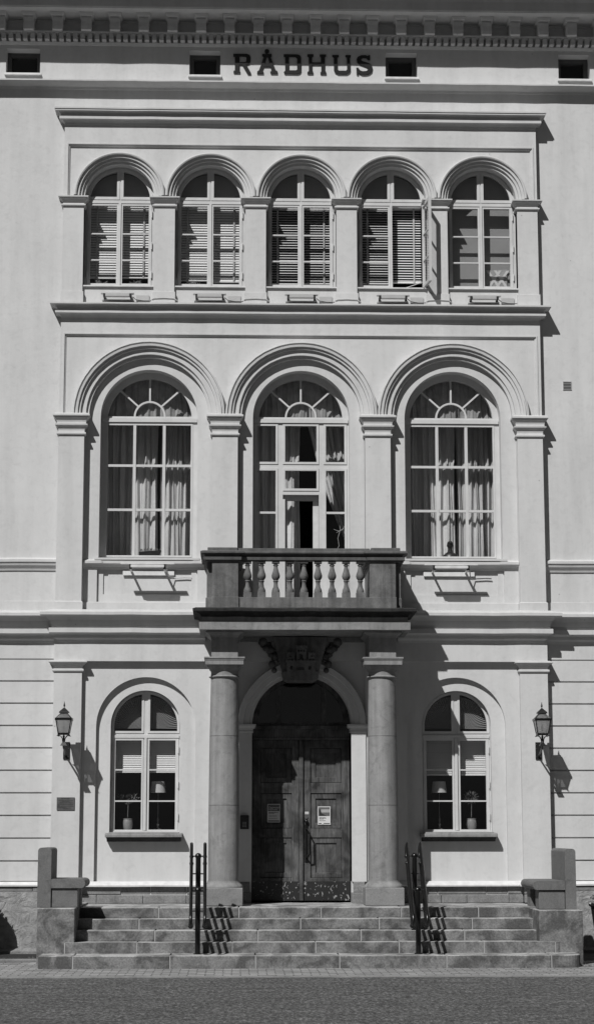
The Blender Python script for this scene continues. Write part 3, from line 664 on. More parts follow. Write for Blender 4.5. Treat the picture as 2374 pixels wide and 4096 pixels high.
# middle storey windows
MYF = .31
def fan_mid(c, w):
    zt = 8.79
    outer = archpoly(c, MZ, .80, 6.37); return zt
for wi, c in enumerate(MC):
    zt = 8.80; r = .70
    holes = [[(c+x, z) for x, z in [(-r, zt)]+[(r*math.cos(t), MZ+r*math.sin(t)) for t in [PI*k/30 for k in range(29, 0, -1)]]+[(r, zt)]][::-1]]
    zb = 6.378 if wi != 1 else 5.56
    w = MB()
    if wi != 1:
        holes.append(rect(c-.705, c+.705, 6.44, 8.665))
    else:
        holes += [rect(c-.735, c-.41, 8.03, 8.66), rect(c-.27, c+.27, 8.03, 8.66), rect(c+.41, c+.735, 8.03, 8.66),
                  rect(c-.735, c-.41, 6.44, 7.90), rect(c+.41, c+.735, 6.44, 7.90), rect(c-.27, c+.27, 7.58, 7.90), rect(c-.30, c+.30, 5.57, 7.485)]
    w.plate(archpoly(c, MZ, .80, zb, n=44), holes, MYF, MYF+.10)
    w.box(c-.79, c+.79, MYF-.03, MYF+.01, 8.70, 8.765)
    w.box(c-.79, c+.79, MYF-.02, MYF+.01, zb+.0, zb+.03)
    fr = w.build('arched_window', M['frame'], H)
    s = MB()
    s.sweep(archfr(c, zt-.0, 0, PI, 30), [(.235, MYF+.0), (.265, MYF+.0), (.265, MYF+.05), (.235, MYF+.05)])
    for t in (R(42), R(90), R(138)):
        d = Vector((math.cos(t), math.sin(t))); n_ = Vector((-d.y, d.x))*.014
        rr = .712 if abs(t-PI/2) > .1 else .70
        a0 = Vector((c, zt))+d*.25; b0 = Vector((c, zt))+d*(rr-.05*math.sin(t)*.5)
        s.plate([tuple(a0-n_), tuple(b0-n_), tuple(b0+n_), tuple(a0+n_)][::1], [], MYF+.004, MYF+.046)
    if wi != 1:
        for x in (-.245, .245): s.box(c+x-.024, c+x+.024, MYF-.006, MYF+.05, 6.43, 8.67)
        for z in (7.22, 7.965):
            s.box(c-.71, c+.71, MYF+.004, MYF+.045, z-.02, z+.02)
        s.plate(rect(c-.72, c+.72, 6.43, 8.675), [rect(c-.69, c+.69, 6.455, 8.65)], MYF-.008, MYF+.03)
    else:
        s.box(c-.74, c-.405, MYF+.004, MYF+.04, 7.165, 7.20); s.box(c+.405, c+.74, MYF+.004, MYF+.04, 7.165, 7.20)
        for h in ((-.735, -.41, 8.03, 8.66), (-.27, .27, 8.03, 8.66), (.41, .735, 8.03, 8.66), (-.735, -.41, 6.44, 7.90), (.41, .735, 6.44, 7.90), (-.27, .27, 7.58, 7.90)):
            s.plate(rect(c+h[0]-.03, c+h[1]+.03, h[2]-.03, h[3]+.03), [rect(c+h[0]+.008, c+h[1]-.008, h[2]+.008, h[3]-.008)], MYF-.012, MYF+.02)
    s.build('glazing_bars', M['frame'], fr)
    MB().plate(arc(c, MZ, .72, .03, PI-.03, 30), [], MYF+.055, MYF+.059).build('pane', M['glass'], fr)
    if wi != 1: 
        for ix in range(3):
            for z0, z1 in ((6.44, 7.22), (7.22, 7.965), (7.965, 8.67)): MB().box(c-.705+.47*ix, c-.705+.47*(ix+1)-.001, MYF+.055, MYF+.059, z0, z1-.001).build('pane', M['glass'], fr)
    else:
        for h in ((-.735, -.41, 8.03, 8.66), (-.27, .27, 8.03, 8.66), (.41, .735, 8.03, 8.66), (-.735, -.41, 6.44, 7.90), (.41, .735, 6.44, 7.90), (-.27, .27, 7.58, 7.90)):
            MB().box(c+h[0], c+h[1], MYF+.055, MYF+.059, h[2], h[3]).build('pane', M['glass'], fr)
        # inner door frame, door standing open inward on the right
        MB().box(-.30, -.262, MYF-.0, MYF+.10, 5.57, 7.41).box(.205, .30, MYF+.14, MYF+.19, 5.57, 7.41).box(-.30, .30, MYF+.11, MYF+.2, 7.41, 7.53).build('balcony_door', M['frame'], fr)
        MB().box(-.29, -.225, MYF+.12, MYF+.18, 5.57, 7.41).build('door_stile', M['frame'], fr)
        MB().box(-.79, -.41, MYF-.015, MYF+.0, 5.6, 6.36).build('lower_panel', M['frame'], fr); MB().box(.41, .79, MYF-.015, MYF+.0, 5.6, 6.36).build('lower_panel', M['frame'], fr)
def curtain(xa, xb, z0, z1, y, folds, amp, label, tie=None, arch=None, seed=1, mt=None):
    rr = random.Random(seed); n = folds*10; mz = 26; ph = [rr.uniform(0, 6) for _ in range(6)]
    mb = MB()
    for j in range(mz+1):
        v = j/mz; z = z0+(z1-z0)*v
        for i in range(n+1):
            u = i/n; a, b = xa, xb
            if tie: b = xa+(xb-xa)*tie(v)[1]; a = xa+(xb-xa)*tie(v)[0]
            x = a+(b-a)*u
            yy = y+amp*(math.sin(u*folds*2*PI+ph[0]+.5*math.sin(v*3+ph[1]))*.7+.35*math.sin(u*folds*4.7*PI+ph[2]+v*2)+.25*math.sin(u*folds*1.3*PI+ph[3]))
            mb.v.append((x+.01*math.sin(v*9+u*20+ph[4]), yy, z))
    for j in range(mz):
        for i in range(n): q = j*(n+1)+i; mb.f.append((q, q+1, q+n+2, q+n+1))
    o = mb.build('curtain', M['curtain'], smooth=True)
    so = o.modifiers.new('s', 'SOLIDIFY'); so.thickness = .003
    if mt: o.data.materials[0] = M[mt]
    tag(o, label, 'curtain', 'curtains behind the first floor windows')
for wi, c in ((0, MC[0]), (2, MC[2])):
    nm = 'left' if wi == 0 else 'right'
    curtain(c-1.0, c+.12, 5.6, 9.3, 1.0, 8, .045, 'left linen curtain hanging in folds in the %s first floor window' % nm, seed=3+wi)
    curtain(c+.16, c+1.05, 5.6, 9.3, 1.02, 9, .045, 'right linen curtain catching the sun in the %s first floor window' % nm, seed=9+wi)
curtain(-.95, .0, 5.55, 9.3, .95, 6, .04, 'left linen curtain hanging straight behind the balcony door', seed=5)
curtain(.0, .95, 6.6, 9.3, .90, 7, .03, 'right linen curtain drawn aside behind the balcony door window', tie=lambda v: (.93-.93*(max(0, v))**.75, 1.0), seed=8)

for wi, c in enumerate(MC):
    curtain(c-.82, c+.82, 8.72, 9.62, .56, 13, .02, 'gathered shade-toned curtain filling the arch of the %s first floor window' % ('left', 'middle', 'right')[wi], seed=30+wi, mt='net')  # darker fabric colour stands in for the shade inside the arch
# ground storey windows
GYF = .28
for wi, c in enumerate(GC):
    nm = ('left', 'right')[wi]
    fr, low, bl = two_leaf(c, 3.66, .558, .56, 1.945, 3.47, .06, .028, .040, (2.945, 2.445), GYF, 'arched_window', bot=.0)
    sl_ = MB().box(c-.56, c+.56, -.02, .30, 1.915, 1.95).box(c-.615, c+.615, -.02, .15, 1.88, 1.935)
    sl_.sweep([((c-.615, .15, 0), (0, -1, 0), (0, 0, 1)), ((c+.615, .15, 0), (0, -1, 0), (0, 0, 1))], [(0, 1.868), (.195, 1.868), (.20, 1.875), (.20, 1.918), (.19, 1.925), (0, 1.94)])
    su_ = MB().sweep([((c-.59, .15, 0), (0, -1, 0), (0, 0, 1)), ((c+.59, .15, 0), (0, -1, 0), (0, 0, 1))], [(0, 1.80), (.09, 1.80), (.12, 1.83), (.15, 1.845), (.17, 1.867), (0, 1.867)])
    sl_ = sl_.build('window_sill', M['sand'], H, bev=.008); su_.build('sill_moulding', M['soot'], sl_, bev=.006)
    MB().box(c-.56, c+.56, .375, .80, 1.955, 1.985).build('inner_sill', M['frame'], fr)
    for k in (0, 1):
        x0, x1 = low[k][0][0]-.02, low[k][1][0]+.02
        blind(x0, x1, 2.905 if wi == 0 else 2.86, 3.46, .47, .030, R(58), 'half raised slatted blind in the %s half of the %s ground floor window' % (('left', 'right')[k], nm), slatw=.036)
    for k, sd in ((0, -1), (1, 1)):
        mb = MB(); n = 44; cx0 = c+sd*.045; zz = 3.62; mb.v = [(cx0, .44, zz)]
        for q in range(n+1):
            t = (PI/2)*q/n; rr2 = .52; mb.v.append((cx0+sd*rr2*math.cos(t), .44+(.014 if q % 2 else -.014), zz+rr2*math.sin(t)))
        mb.f = [(0, q+1, q+2) for q in range(n)]
        o = mb.build('fan_blind', M['shade']); so = o.modifiers.new('s', 'SOLIDIFY'); so.thickness = .002
        tag(o, 'pleated sunburst blind in the %s quarter of the %s ground floor arch' % (('left', 'right')[k], nm), 'blind', 'pleated sunburst blinds')
    # table lamp
    lx = c+(.20 if wi == 0 else -.255); zsl = 1.985
    e = empty('table_lamp', (lx, .56, zsl), 'white shaded table lamp standing in the %s ground floor window' % nm, 'lamp', 'table lamps in the windows')
    MB().lathe([(.128, 2.585), (.122, 2.62), (.105, 2.765)], (lx, .56), 28).build('lamp_shade', M['lamp'], e, smooth=True)
    MB().lathe([(.06, zsl), (.06, zsl+.015), (.02, zsl+.03), (.012, zsl+.06), (.022, zsl+.09), (.010, zsl+.12), (.018, zsl+.16), (.008, zsl+.2), (.006, 2.6)], (lx, .56), 14).build('stem', M['chrome'], e, smooth=True)
    px = c+(-.29 if wi == 0 else .265)
    e = empty('potted_plant', (px, .54, zsl), ('sprigs of thin leaves in a pale round pot in the %s ground floor window' if wi == 0 else 'small round topiary in a pale pot in the %s ground floor window') % nm, 'plant', 'pot plants in the windows')
    MB().lathe([(.055, zsl), (.075, zsl+.03), (.086, zsl+.09), (.080, zsl+.15), (.074, zsl+.165), (.080, zsl+.18), (.070, zsl+.185)], (px, .54), 24).build('pot', M['pot'], e, smooth=True)
    fo = MB(); st = MB().tube([(px, .54, zsl+.17), (px+.01, .54, zsl+.5)], .006, 6)
    for q in range(260 if wi else 190):
        if wi: v = Vector((rnd.gauss(0, 1), rnd.gauss(0, 1), rnd.gauss(0, 1))).normalized()*.11*rnd.uniform(.5, 1); p = Vector((px, .54, zsl+.52))+v*1.0; d = v.normalized()
        else:
            a2 = rnd.uniform(0, 2*PI); h = rnd.uniform(0, 1); d = Vector((math.cos(a2)*.8, math.sin(a2)*.5, 1-.6*rnd.random())).normalized(); p = Vector((px, .54, zsl+.40))+d*h*.22
        n_ = Vector((rnd.gauss(0, 1), rnd.gauss(0, 1), rnd.gauss(0, 1))).cross(d).normalized()*.006; l = d*.03
        fo.add([p-n_, p+n_, p+l+n_*.3, p+l-n_*.3], [(0, 1, 2, 3)])
    fo.build('foliage', M['leaf'], e); st.build('stem', M['leaf'], e)

# interiors: floors, ceilings, back and side walls of the rooms
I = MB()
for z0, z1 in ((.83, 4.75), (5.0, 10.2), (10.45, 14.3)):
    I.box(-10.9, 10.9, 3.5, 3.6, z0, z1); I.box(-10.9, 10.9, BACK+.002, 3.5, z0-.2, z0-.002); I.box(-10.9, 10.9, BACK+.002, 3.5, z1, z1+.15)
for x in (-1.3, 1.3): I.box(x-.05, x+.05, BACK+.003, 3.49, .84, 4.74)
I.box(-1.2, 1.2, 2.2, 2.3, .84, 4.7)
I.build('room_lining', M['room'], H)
MB().box(-11, -10.9, .5, 11, 0, 16).box(10.9, 11, .5, 11, 0, 16).box(-10.9, 10.9, 10.9, 11, 0, 16).build('rear_wall', M['wall'], H)
# inner sill things
e = empty('boat_planter', (-2.50, .46, 6.40), 'dark boat shaped planter on the sill of the left first floor window', 'planter')
MB().add([(-2.68, .41, 6.53), (-2.31, .41, 6.56), (-2.31, .53, 6.56), (-2.68, .53, 6.53), (-2.66, .43, 6.40), (-2.36, .43, 6.40), (-2.36, .51, 6.40), (-2.66, .51, 6.40)], [(0, 1, 5, 4), (1, 2, 6, 5), (2, 3, 7, 6), (3, 0, 4, 7), (4, 5, 6, 7), (0, 3, 2, 1)]).build('hull', M['plastic'], e)
mb = MB()
for k in range(14): x = -2.64+.3*k/13; mb.tube([(x, .47, 6.54), (x+rnd.uniform(-.02, .02), .47, 6.58+rnd.random()*.03)], .008, 5)
mb.build('sprout', M['leaf'], e)
bx = 2.49; by = .455
bs = MB().lathe([(.13, 6.40), (.132, 6.44), (.12, 6.49), (.075, 6.53), (.042, 6.555), (.036, 6.60), (.04, 6.62)], (bx, by), 24)
bs.ball((bx, by, 6.672), .058, 10, (.9, 1.0, 1.2)); bs.ball((bx, by-.05, 6.70), .03, 8); bs.ball((bx, by+.055, 6.655), .014, 6); bs.ball((bx-.05, by, 6.66), .013, 6, (.5, 1, 1.5)); bs.ball((bx+.05, by, 6.66), .013, 6, (.5, 1, 1.5))
tag(bs.build('bust_sculpture', M['plastic'], smooth=True), 'dark bust with hair in a bun, seen from behind on the right first floor sill', 'sculpture')
tw = MB().tube([(.60, .46, 6.42), (.58, .46, 6.55), (.64, .46, 6.65), (.62, .46, 6.78), (.66, .46, 6.92), (.655, .46, 6.99)], .004, 5)
for dx, dz in ((-.10, .03), (.07, .05), (-.05, -.03), (.09, .09)): tw.tube([(.65, .46, 6.90), (.65+dx*.6, .46, 6.90+dz*.4), (.65+dx, .46, 6.90+dz)], .0035, 5)
tag(tw.build('twig_plant', M['lamp']), 'thin pale twig standing behind the lower right pane by the balcony door', 'plant')
for nm, x, z0, sd in (('leaves of a small plant behind the bottom left pane of the leftmost top floor window', -3.37, 10.99, 3), ('broad leaved plant behind the bottom right pane of the leftmost top floor window', -2.80, 10.99, 4), ('tangle of pale stems behind the bottom left pane of the second top floor window', -1.80, 10.99, 5)):
    rr = random.Random(sd); e = empty('sill_plant', (x, .33, z0), nm, 'plant', 'small plants on the top floor sills')
    MB().lathe([(.035, z0), (.045, z0+.06)], (x, .33), 12).build('pot', M['pot'], e)
    fo = MB()
    for q in range(26):
        a2 = rr.uniform(0, 2*PI); d = Vector((math.cos(a2), .4*math.sin(a2), rr.uniform(.2, 1.1))); p = Vector((x, .33, z0+.05))
        if sd == 5: fo.tube([p, p+d*.07, p+d*.1+Vector((rr.uniform(-.08, .08), 0, rr.uniform(-.05, .05)))], .002, 4)
        else:
            nn = d.cross(Vector((0, 1, 0))).normalized()*.018; fo.add([p, p+d*.06+nn, p+d*.12, p+d*.06-nn], [(0, 1, 2, 3)])
    fo.build('foliage', M['lamp'] if sd == 5 else M['leaf'], e)

# ------------------------------------------------------------------ lettering
SG = empty('wall_lettering', (0, WY, 14.75), 'black raised slab letters reading RÅDHUS on the white frieze', 'lettering')
L = {'R': ([(77, 97), (205, 97), (230, 108), (240, 130), (240, 180), (228, 202), (200, 212), (245, 296), (245, 312), (212, 312), (160, 213), (135, 212), (135, 268), (142, 276), (142, 300), (80, 300), (80, 276), (92, 268), (92, 130), (77, 125)], [(135, 125), (190, 125), (200, 135), (200, 175), (190, 185), (135, 185)]),
 'A': ([(350, 98), (440, 98), (440, 125), (430, 130), (478, 268), (495, 278), (495, 306), (430, 306), (425, 285), (437, 272), (428, 232), (365, 232), (350, 268), (362, 280), (362, 306), (302, 306), (304, 280), (320, 268), (365, 130), (350, 122)], [(394, 132), (404, 132), (420, 205), (375, 205)]),
 'D': ([(553, 100), (685, 102), (708, 112), (718, 135), (718, 280), (708, 300), (685, 310), (560, 308), (553, 285), (567, 270), (567, 132), (553, 125)], [(603, 130), (665, 130), (680, 145), (680, 255), (665, 268), (603, 268)]),
 'H': ([(777, 100), (835, 100), (835, 122), (822, 132), (822, 185), (905, 185), (905, 132), (895, 122), (895, 102), (955, 102), (955, 124), (943, 132), (943, 270), (955, 285), (955, 310), (900, 310), (900, 288), (908, 275), (908, 212), (822, 212), (822, 270), (832, 282), (832, 307), (777, 307), (777, 285), (790, 270), (790, 132), (777, 122)], None),
 'U': ([(1012, 107), (1075, 107), (1075, 125), (1062, 135), (1062, 255), (1075, 270), (1140, 270), (1152, 255), (1152, 135), (1138, 125), (1138, 108), (1188, 108), (1188, 128), (1180, 135), (1185, 270), (1175, 295), (1150, 310), (1065, 310), (1038, 295), (1028, 270), (1028, 135), (1012, 125)], None),
 'S': ([(1372, 108), (1372, 160), (1350, 160), (1335, 142), (1305, 138), (1287, 150), (1292, 168), (1365, 192), (1388, 215), (1395, 245), (1388, 285), (1360, 310), (1325, 318), (1290, 316), (1262, 300), (1258, 316), (1243, 316), (1240, 238), (1258, 238), (1275, 265), (1300, 276), (1332, 273), (1346, 258), (1335, 232), (1265, 205), (1247, 180), (1243, 150), (1255, 125), (1285, 109), (1325, 107), (1350, 116), (1355, 108)], None)}
def lp(x, y): return ((553.8+.26117*x-740.5)/144, 15.135-(y-(x-77)*.0095-97)*.00174)
for k, (o_, h_) in L.items():
    mb = MB().plate([lp(*q) for q in o_], [[lp(*q) for q in h_]] if h_ else [], WY-.024, WY-.003)
    if k == 'A': x, z = lp(395, 70); mb.plate([(x+.04*math.cos(t), z+.04*math.sin(t)) for t in [2*PI*i/20 for i in range(20)]], [], WY-.024, WY-.003)
    mb.build('letter', M['letter'], SG, bev=.004)

# ------------------------------------------------------------------ steps
S = empty('entrance_steps', (0, -1.6, GZ), 'five broad grey granite steps with end blocks leading up to the oak door', 'steps')
tops = [.222, .376, .528, .681, .832]; fronts = [-3.2, -2.64, -2.31, -1.98, -1.65]
ends = [(-3.84, 3.90), (-3.60, 3.71), (-3.40, 3.50), (-3.415, 3.50), (-3.42, 3.53)]
jts = [[-3.345, -1.972, -0.762, 0.431, 1.952, 3.451], [-3.591+.08, -2.473, -1.095, 0.114, 1.326, 2.558, 3.60], [-2.226, -0.719, 0.793, 2.318], [-2.476, -0.083, 1.084, 2.471], [-2.203, -1.0, 0.234, 1.443, 2.609]]
for i in range(5):
    z0 = (tops[i-1] if i else GZ-.05)-.002; z1 = tops[i]; yb = .2 if i == 4 else fronts[i+1]+.3
    if i == 4: yb = .60
    xs = [ends[i][0]]+jts[i]+[ends[i][1]]; mb = MB(); jb = MB()
    for a_, b_ in zip(xs[:-1], xs[1:]):
        dy = rnd.uniform(-.006, .006); dz = rnd.uniform(-.003, .002)
        if i < 2 and b_ == xs[-1]:   # rounded outer end
            rr = min(.25, b_-a_-.01); ycen = fronts[i]+rr
            poly = [(a_+.007, fronts[i]), (b_-rr, fronts[i])]+[(b_-rr+rr*math.sin(t), ycen-rr*math.cos(t)) for t in [PI/2*k/8 for k in range(1, 9)]]+[(b_, yb), (a_+.007, yb)]
            n = len(poly); mb.add([(x, y, z0) for x, y in poly]+[(x, y, z1) for x, y in poly], [tuple(range(n))[::-1], tuple(range(n, 2*n))]+[(k, (k+1) % n, n+(k+1) % n, n+k) for k in range(n)])
        elif i == 4:
            mb.box(a_+.007, b_-.007, fronts[i]+dy, -1.0, z0, z1+dz)
        else: mb.box(a_+.007, b_-.007, fronts[i]+dy, yb, z0, z1+dz)
    for x in jts[i]: jb.box(x-.0075, x+.0075, fronts[i]+.006, fronts[i]+.2, z0, z1-.004)
    if i == 4: mb.box(ends[4][0], ends[4][1], -1.001, yb, z0-.3, z1-.001)
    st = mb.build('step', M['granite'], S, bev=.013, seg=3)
    jb.build('mortar_joint', M['mortar'], st)
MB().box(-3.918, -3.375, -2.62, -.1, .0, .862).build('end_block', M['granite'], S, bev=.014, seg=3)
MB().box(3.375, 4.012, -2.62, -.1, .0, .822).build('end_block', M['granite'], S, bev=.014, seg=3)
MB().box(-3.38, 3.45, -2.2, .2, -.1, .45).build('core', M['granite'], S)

# benches
def bench(sx, xs0, xs1, xseat, zb, zs0, zs1, zt, y0, y1, sup, label):
    e = empty('stone_bench', ((xs0+xs1)/2, (y0+y1)/2, zb), label, 'bench', 'granite benches beside the steps')
    def rprism(pts, name, bev=.012):
        # pts in XZ, extruded along y
        return MB().plate(pts, [], y0, y1).build(name, M['granite2'], e, bev=bev, seg=3)
    r = .05
    p = [(xs0, zb), (xs1, zb)]+arc(xs1-r, zt-r, r, 0, PI/2, 6)+arc(xs0+r, zt-r, r, PI/2, PI, 6)
    rprism(p, 'backrest')
    h = (zs1-zs0)/2
    if sx > 0: q = [(xs0-.003, zs0), (xs0-.003, zs1)]+arc(xseat+h, zs0+h, h, PI/2, 3*PI/2, 10)
    else: q = [(xs1+.003, zs1), (xs1+.003, zs0)]+arc(xseat-h, zs0+h, h, -PI/2, PI/2, 10)
    rprism(q, 'seat', .006)
    a, b = (sup, xs0-.004) if sx > 0 else (xs1+.004, sup)
    MB().box(a, b, y0+.03, y0+.03+.36, zb, zs0-.004).build('support', M['granite2'], e, bev=.01)
    MB().box(a, b, y1-.36, y1-.03, zb, zs0-.004).build('support', M['granite2'], e, bev=.01)
bench(-1, -3.950, -3.752, -3.25, .864, 1.141, 1.276, 1.728, -2.35, -1.45, -3.36, 'grey granite bench with upright end slab left of the steps')
bench(1, 3.815, 3.975, 3.335, .824, 1.105, 1.238, 1.705, -2.35, -1.1, 3.425, 'grey granite bench with upright end slab right of the steps')

# handrails
def rail(x, lean, label):
    e = empty('handrail', (x, -2.85, tops[0]), label, 'handrail', 'black handrails on the steps')
    for y, zb, zt in ((-2.85, tops[0], 1.10), (-2.20, tops[2], 1.575)):
        xx = x+lean*(y+2.85)
        MB().tube([(xx, y, zb), (xx, y, zt)], .038, 16).ball((xx, y, zt+.025), .048, 10).lathe([(.06, zb), (.06, zb+.012)], (xx, y), 20).build('post', M['black'], e, smooth=True)
    for s in (-1, 1):
        X = lambda y: x+s*.10+lean*(y+2.85)
        f = lambda y: 1.765-.495*(-1.45-y) if y < -1.45 else 1.765+.495*(y+1.45)*.6
        up = [(-1.88, 1.60), (-1.855, 1.66), (-1.865, 1.72), (-1.91, 1.765), (-1.97, 1.778), (-2.03, 1.75)]+[(y, 1.75-.745*(-2.03-y)) for y in (-2.3, -2.6, -2.9, -3.22)]+[(-3.31, .79), (-3.35, .74), (-3.35, .69), (-3.31, .65), (-3.23, .66)]
        MB().tube([(X(y), y, z) for y, z in up], .0245, 12).ball((X(-1.88), -1.88, 1.59), .033, 8).ball((X(-3.22), -3.22, .66), .033, 8).build('rail', M['black'], e, smooth=True)
        lo = [(-2.02, 1.485), (-3.10, .635)]
        MB().tube([(X(y), y, z) for y, z in lo], .0245, 12).ball((X(-2.02), -2.02, 1.49), .033, 8).ball((X(-3.10), -3.10, .63), .038, 8).build('rail', M['black'], e, smooth=True)
    lk = MB()
    for y, z in ((-2.85, .83), (-2.85, 1.13), (-2.20, 1.345), (-2.20, 1.60)): lk.tube([(x-.10+lean*(y+2.85), y, z), (x+.10+lean*(y+2.85), y, z)], .010, 8)
    lk.build('bracket', M['black'], e)
rail(-1.59, -.02, 'black double tube handrail left of the door')
rail(1.585, .025, 'black double tube handrail right of the door')

# wall lanterns
def lantern(x, label, sgn):
    y = -.49; e = empty('wall_lantern', (x, -.03, 3.3), label, 'lantern', 'black wall lanterns on the pilasters')
    k = .0008   # per zoom pixel
    z = lambda py: 4.0-(py-180)*.00044
    # finial, top roof
    fz = MB().lathe([(.001, z(180)), (.007, z(250)), (.016, z(330)), (.013, z(355)), (.004, z(395))][::-1], (x, y), 12)
    fz.frustum((x, y), (.074, .074), (.004, .004), z(555), z(400)); fz.frustum((x, y), (.077, .077), (.074, .074), z(600), z(555)); fz.frustum((x, y), (.055, .055), (.055, .055), z(630), z(600))
    fz.build('cap', M['blackm'], e, bev=0)
    bd = MB()
    # slanting shoulders: corner ribs and band
    def rib(p, q, r=.005): bd.tube([p, q], r, 6)
    zt, zm, zb_ = z(625), z(800), z(1350); ht, hm, hb = .053, .122, .082
    for a1, b1 in ((-1, -1), (1, -1), (1, 1), (-1, 1)):
        rib((x+a1*ht, y+b1*ht, zt), (x+a1*hm, y+b1*hm, zm)); rib((x+a1*hm*.97, y+b1*hm*.97, zm-.02), (x+a1*hb, y+b1*hb, zb_), .009)
    bd.plate([(0, 0)]*0 or rect(x-hm-.012, x+hm+.012, z(870), z(785)), [], y-hm-.012, y-hm+.008); bd.plate(rect(x-hm-.012, x+hm+.012, z(870), z(785)), [], y+hm-.008, y+hm+.012)
    bd.box(x-hm-.012, x-hm+.008, y-hm+.008, y+hm-.008, z(870), z(785)); bd.box(x+hm-.008, x+hm+.012, y-hm+.008, y+hm-.008, z(870), z(785))
    for yy in (-hb, hb): bd.box(x-hb, x+hb, y+yy-.009, y+yy+.009, z(1380), z(1318))
    for xx in (-hb, hb): bd.box(x+xx-.009, x+xx+.009, y-hb+.009, y+hb-.009, z(1380), z(1318))
    for a1, b1 in ((-1, -1), (1, -1), (1, 1), (-1, 1)): bd.ball((x+a1*hb, y+b1*hb, z(1405)), .013, 6)
    bd.build('lantern_frame', M['black'], e)
    gm = MB(); gm.frustum((x, y), (hb, hb), (hm*.95, hm*.95), z(1320), z(860)); gm.f = gm.f[2:]
    gm.frustum((x, y), (hm*.97, hm*.97), (ht, ht), z(790), z(630)); gm.f = gm.f[:4]+gm.f[6:]
    gm.build('glazing', M['lglass'], e)
    MB().lathe([(.003, z(1320)), (.004, z(1270)), (.012, z(1180)), (.018, z(1130)), (.014, z(1070)), (.006, z(1060))], (x, y), 10).build('burner', M['blackm'], e)
    MB().lathe([(.007, z(1060)), (.02, z(990)), (.013, z(930)), (.002, z(910))], (x, y), 12).build('bulb', M['lglass'], e, smooth=True)
    ar = MB()
    for a1, b1 in ((-1, -1), (1, -1), (1, 1), (-1, 1)):
        ar.tube([(x+a1*.10, y+b1*.10, z(1425)), (x+a1*.075, y+b1*.075, z(1405)), (x+a1*.045, y+b1*.045, z(1430)), (x+a1*.022, y+b1*.022, z(1520)), (x+a1*.016, y+b1*.016, z(1640))], .0055, 6)
    ar.lathe([(.022, z(1750)), (.03, z(1700)), (.02, z(1600)), (.015, z(1500)), (.02, z(1430)), (.01, z(1390))][::1], (x, y), 12)
    ar.tube([(x, y, z(1720)), (x, y+.05, z(1850)), (x, -.18, z(2020)), (x, -.05, z(2100))], [.022, .018, .014, .016], 8)
    ar.frustum((x, y), (.05, .05), (.02, .02), z(1770), z(1640))
    ar.build('scroll_arm', M['black'], e)
    bp_ = MB().box(x+sgn*.0-.045, x+.058, -.05, -.028, z(2220), z(1590)); 
    bp_.build('back_plate', M['blackm'], e, bev=.004)
    sc = MB()
    for sx_ in (-.028, .04):
        for zz in (z(2120), z(1680), z(1830)): sc.ball((x+sx_, -.052, zz), .006, 5)
    sc.build('screw', M['chrome'], e)
lantern(-3.775, 'black lantern on a scroll bracket on the left pilaster above the plaque', 1)
lantern(3.815, 'black lantern on a scroll bracket on the right pilaster', -1)

# plaque
PQ = empty('plaque', (-3.766, -.03, 2.30), 'small grey engraved metal plaque on the left pilaster', 'plaque')
MB().box(-3.907, -3.625, -.048, -.031, 2.301, 2.5).build('plate', M['bronze'], PQ, bev=.002)
def text(s, size, x, y, z, m, parent, name='lettering', align='LEFT'):
    cu = bpy.data.curves.new('t', 'FONT'); cu.body = s; cu.size = size; cu.extrude = .0008; cu.align_x = align
    o = bpy.data.objects.new('t', cu); COL.objects.link(o)
    dg = bpy.context.evaluated_depsgraph_get(); me = bpy.data.meshes.new_from_object(o.evaluated_get(dg))
    bpy.data.objects.remove(o); ob = bpy.data.objects.new(name, me); COL.objects.link(ob); me.materials.clear(); me.materials.append(m)
    off = Vector((0, 0, 0)); q = parent
    while q: off += q.location; q = q.parent
    ob.parent = parent; ob.location = Vector((x, y, z))-off; ob.rotation_euler = (R(90), 0, 0); return ob
text('RÅDHUSET', .027, -3.766, -.050, 2.472, M['ink'], PQ, align='CENTER')
def lines(mb, x0, x1, z, h, y, rr, cen=False, gap=.006):
    x = x0
    while x < x1-.004:
        w = min(rr.uniform(.012, .05), x1-x); mb.box(x, x+w, y-.001, y, z, z+h); x += w+gap
rr = random.Random(2); mb = MB()
for k, (a_, b_) in enumerate([(.08, .92), (.3, .72), (.18, .8), (.1, .9), (.04, .92), (.04, .94), (.04, .18), (.04, .96), (.04, .5), (.05, .82), (.36, .64)]):
    lines(mb, -3.905+.28*a_, -3.905+.28*b_, 2.452-.0128*k-(.004 if k < 4 else .01)*1, .0055, -.0485, rr, gap=.004)
mb.build('engraving', M['ink'], PQ)

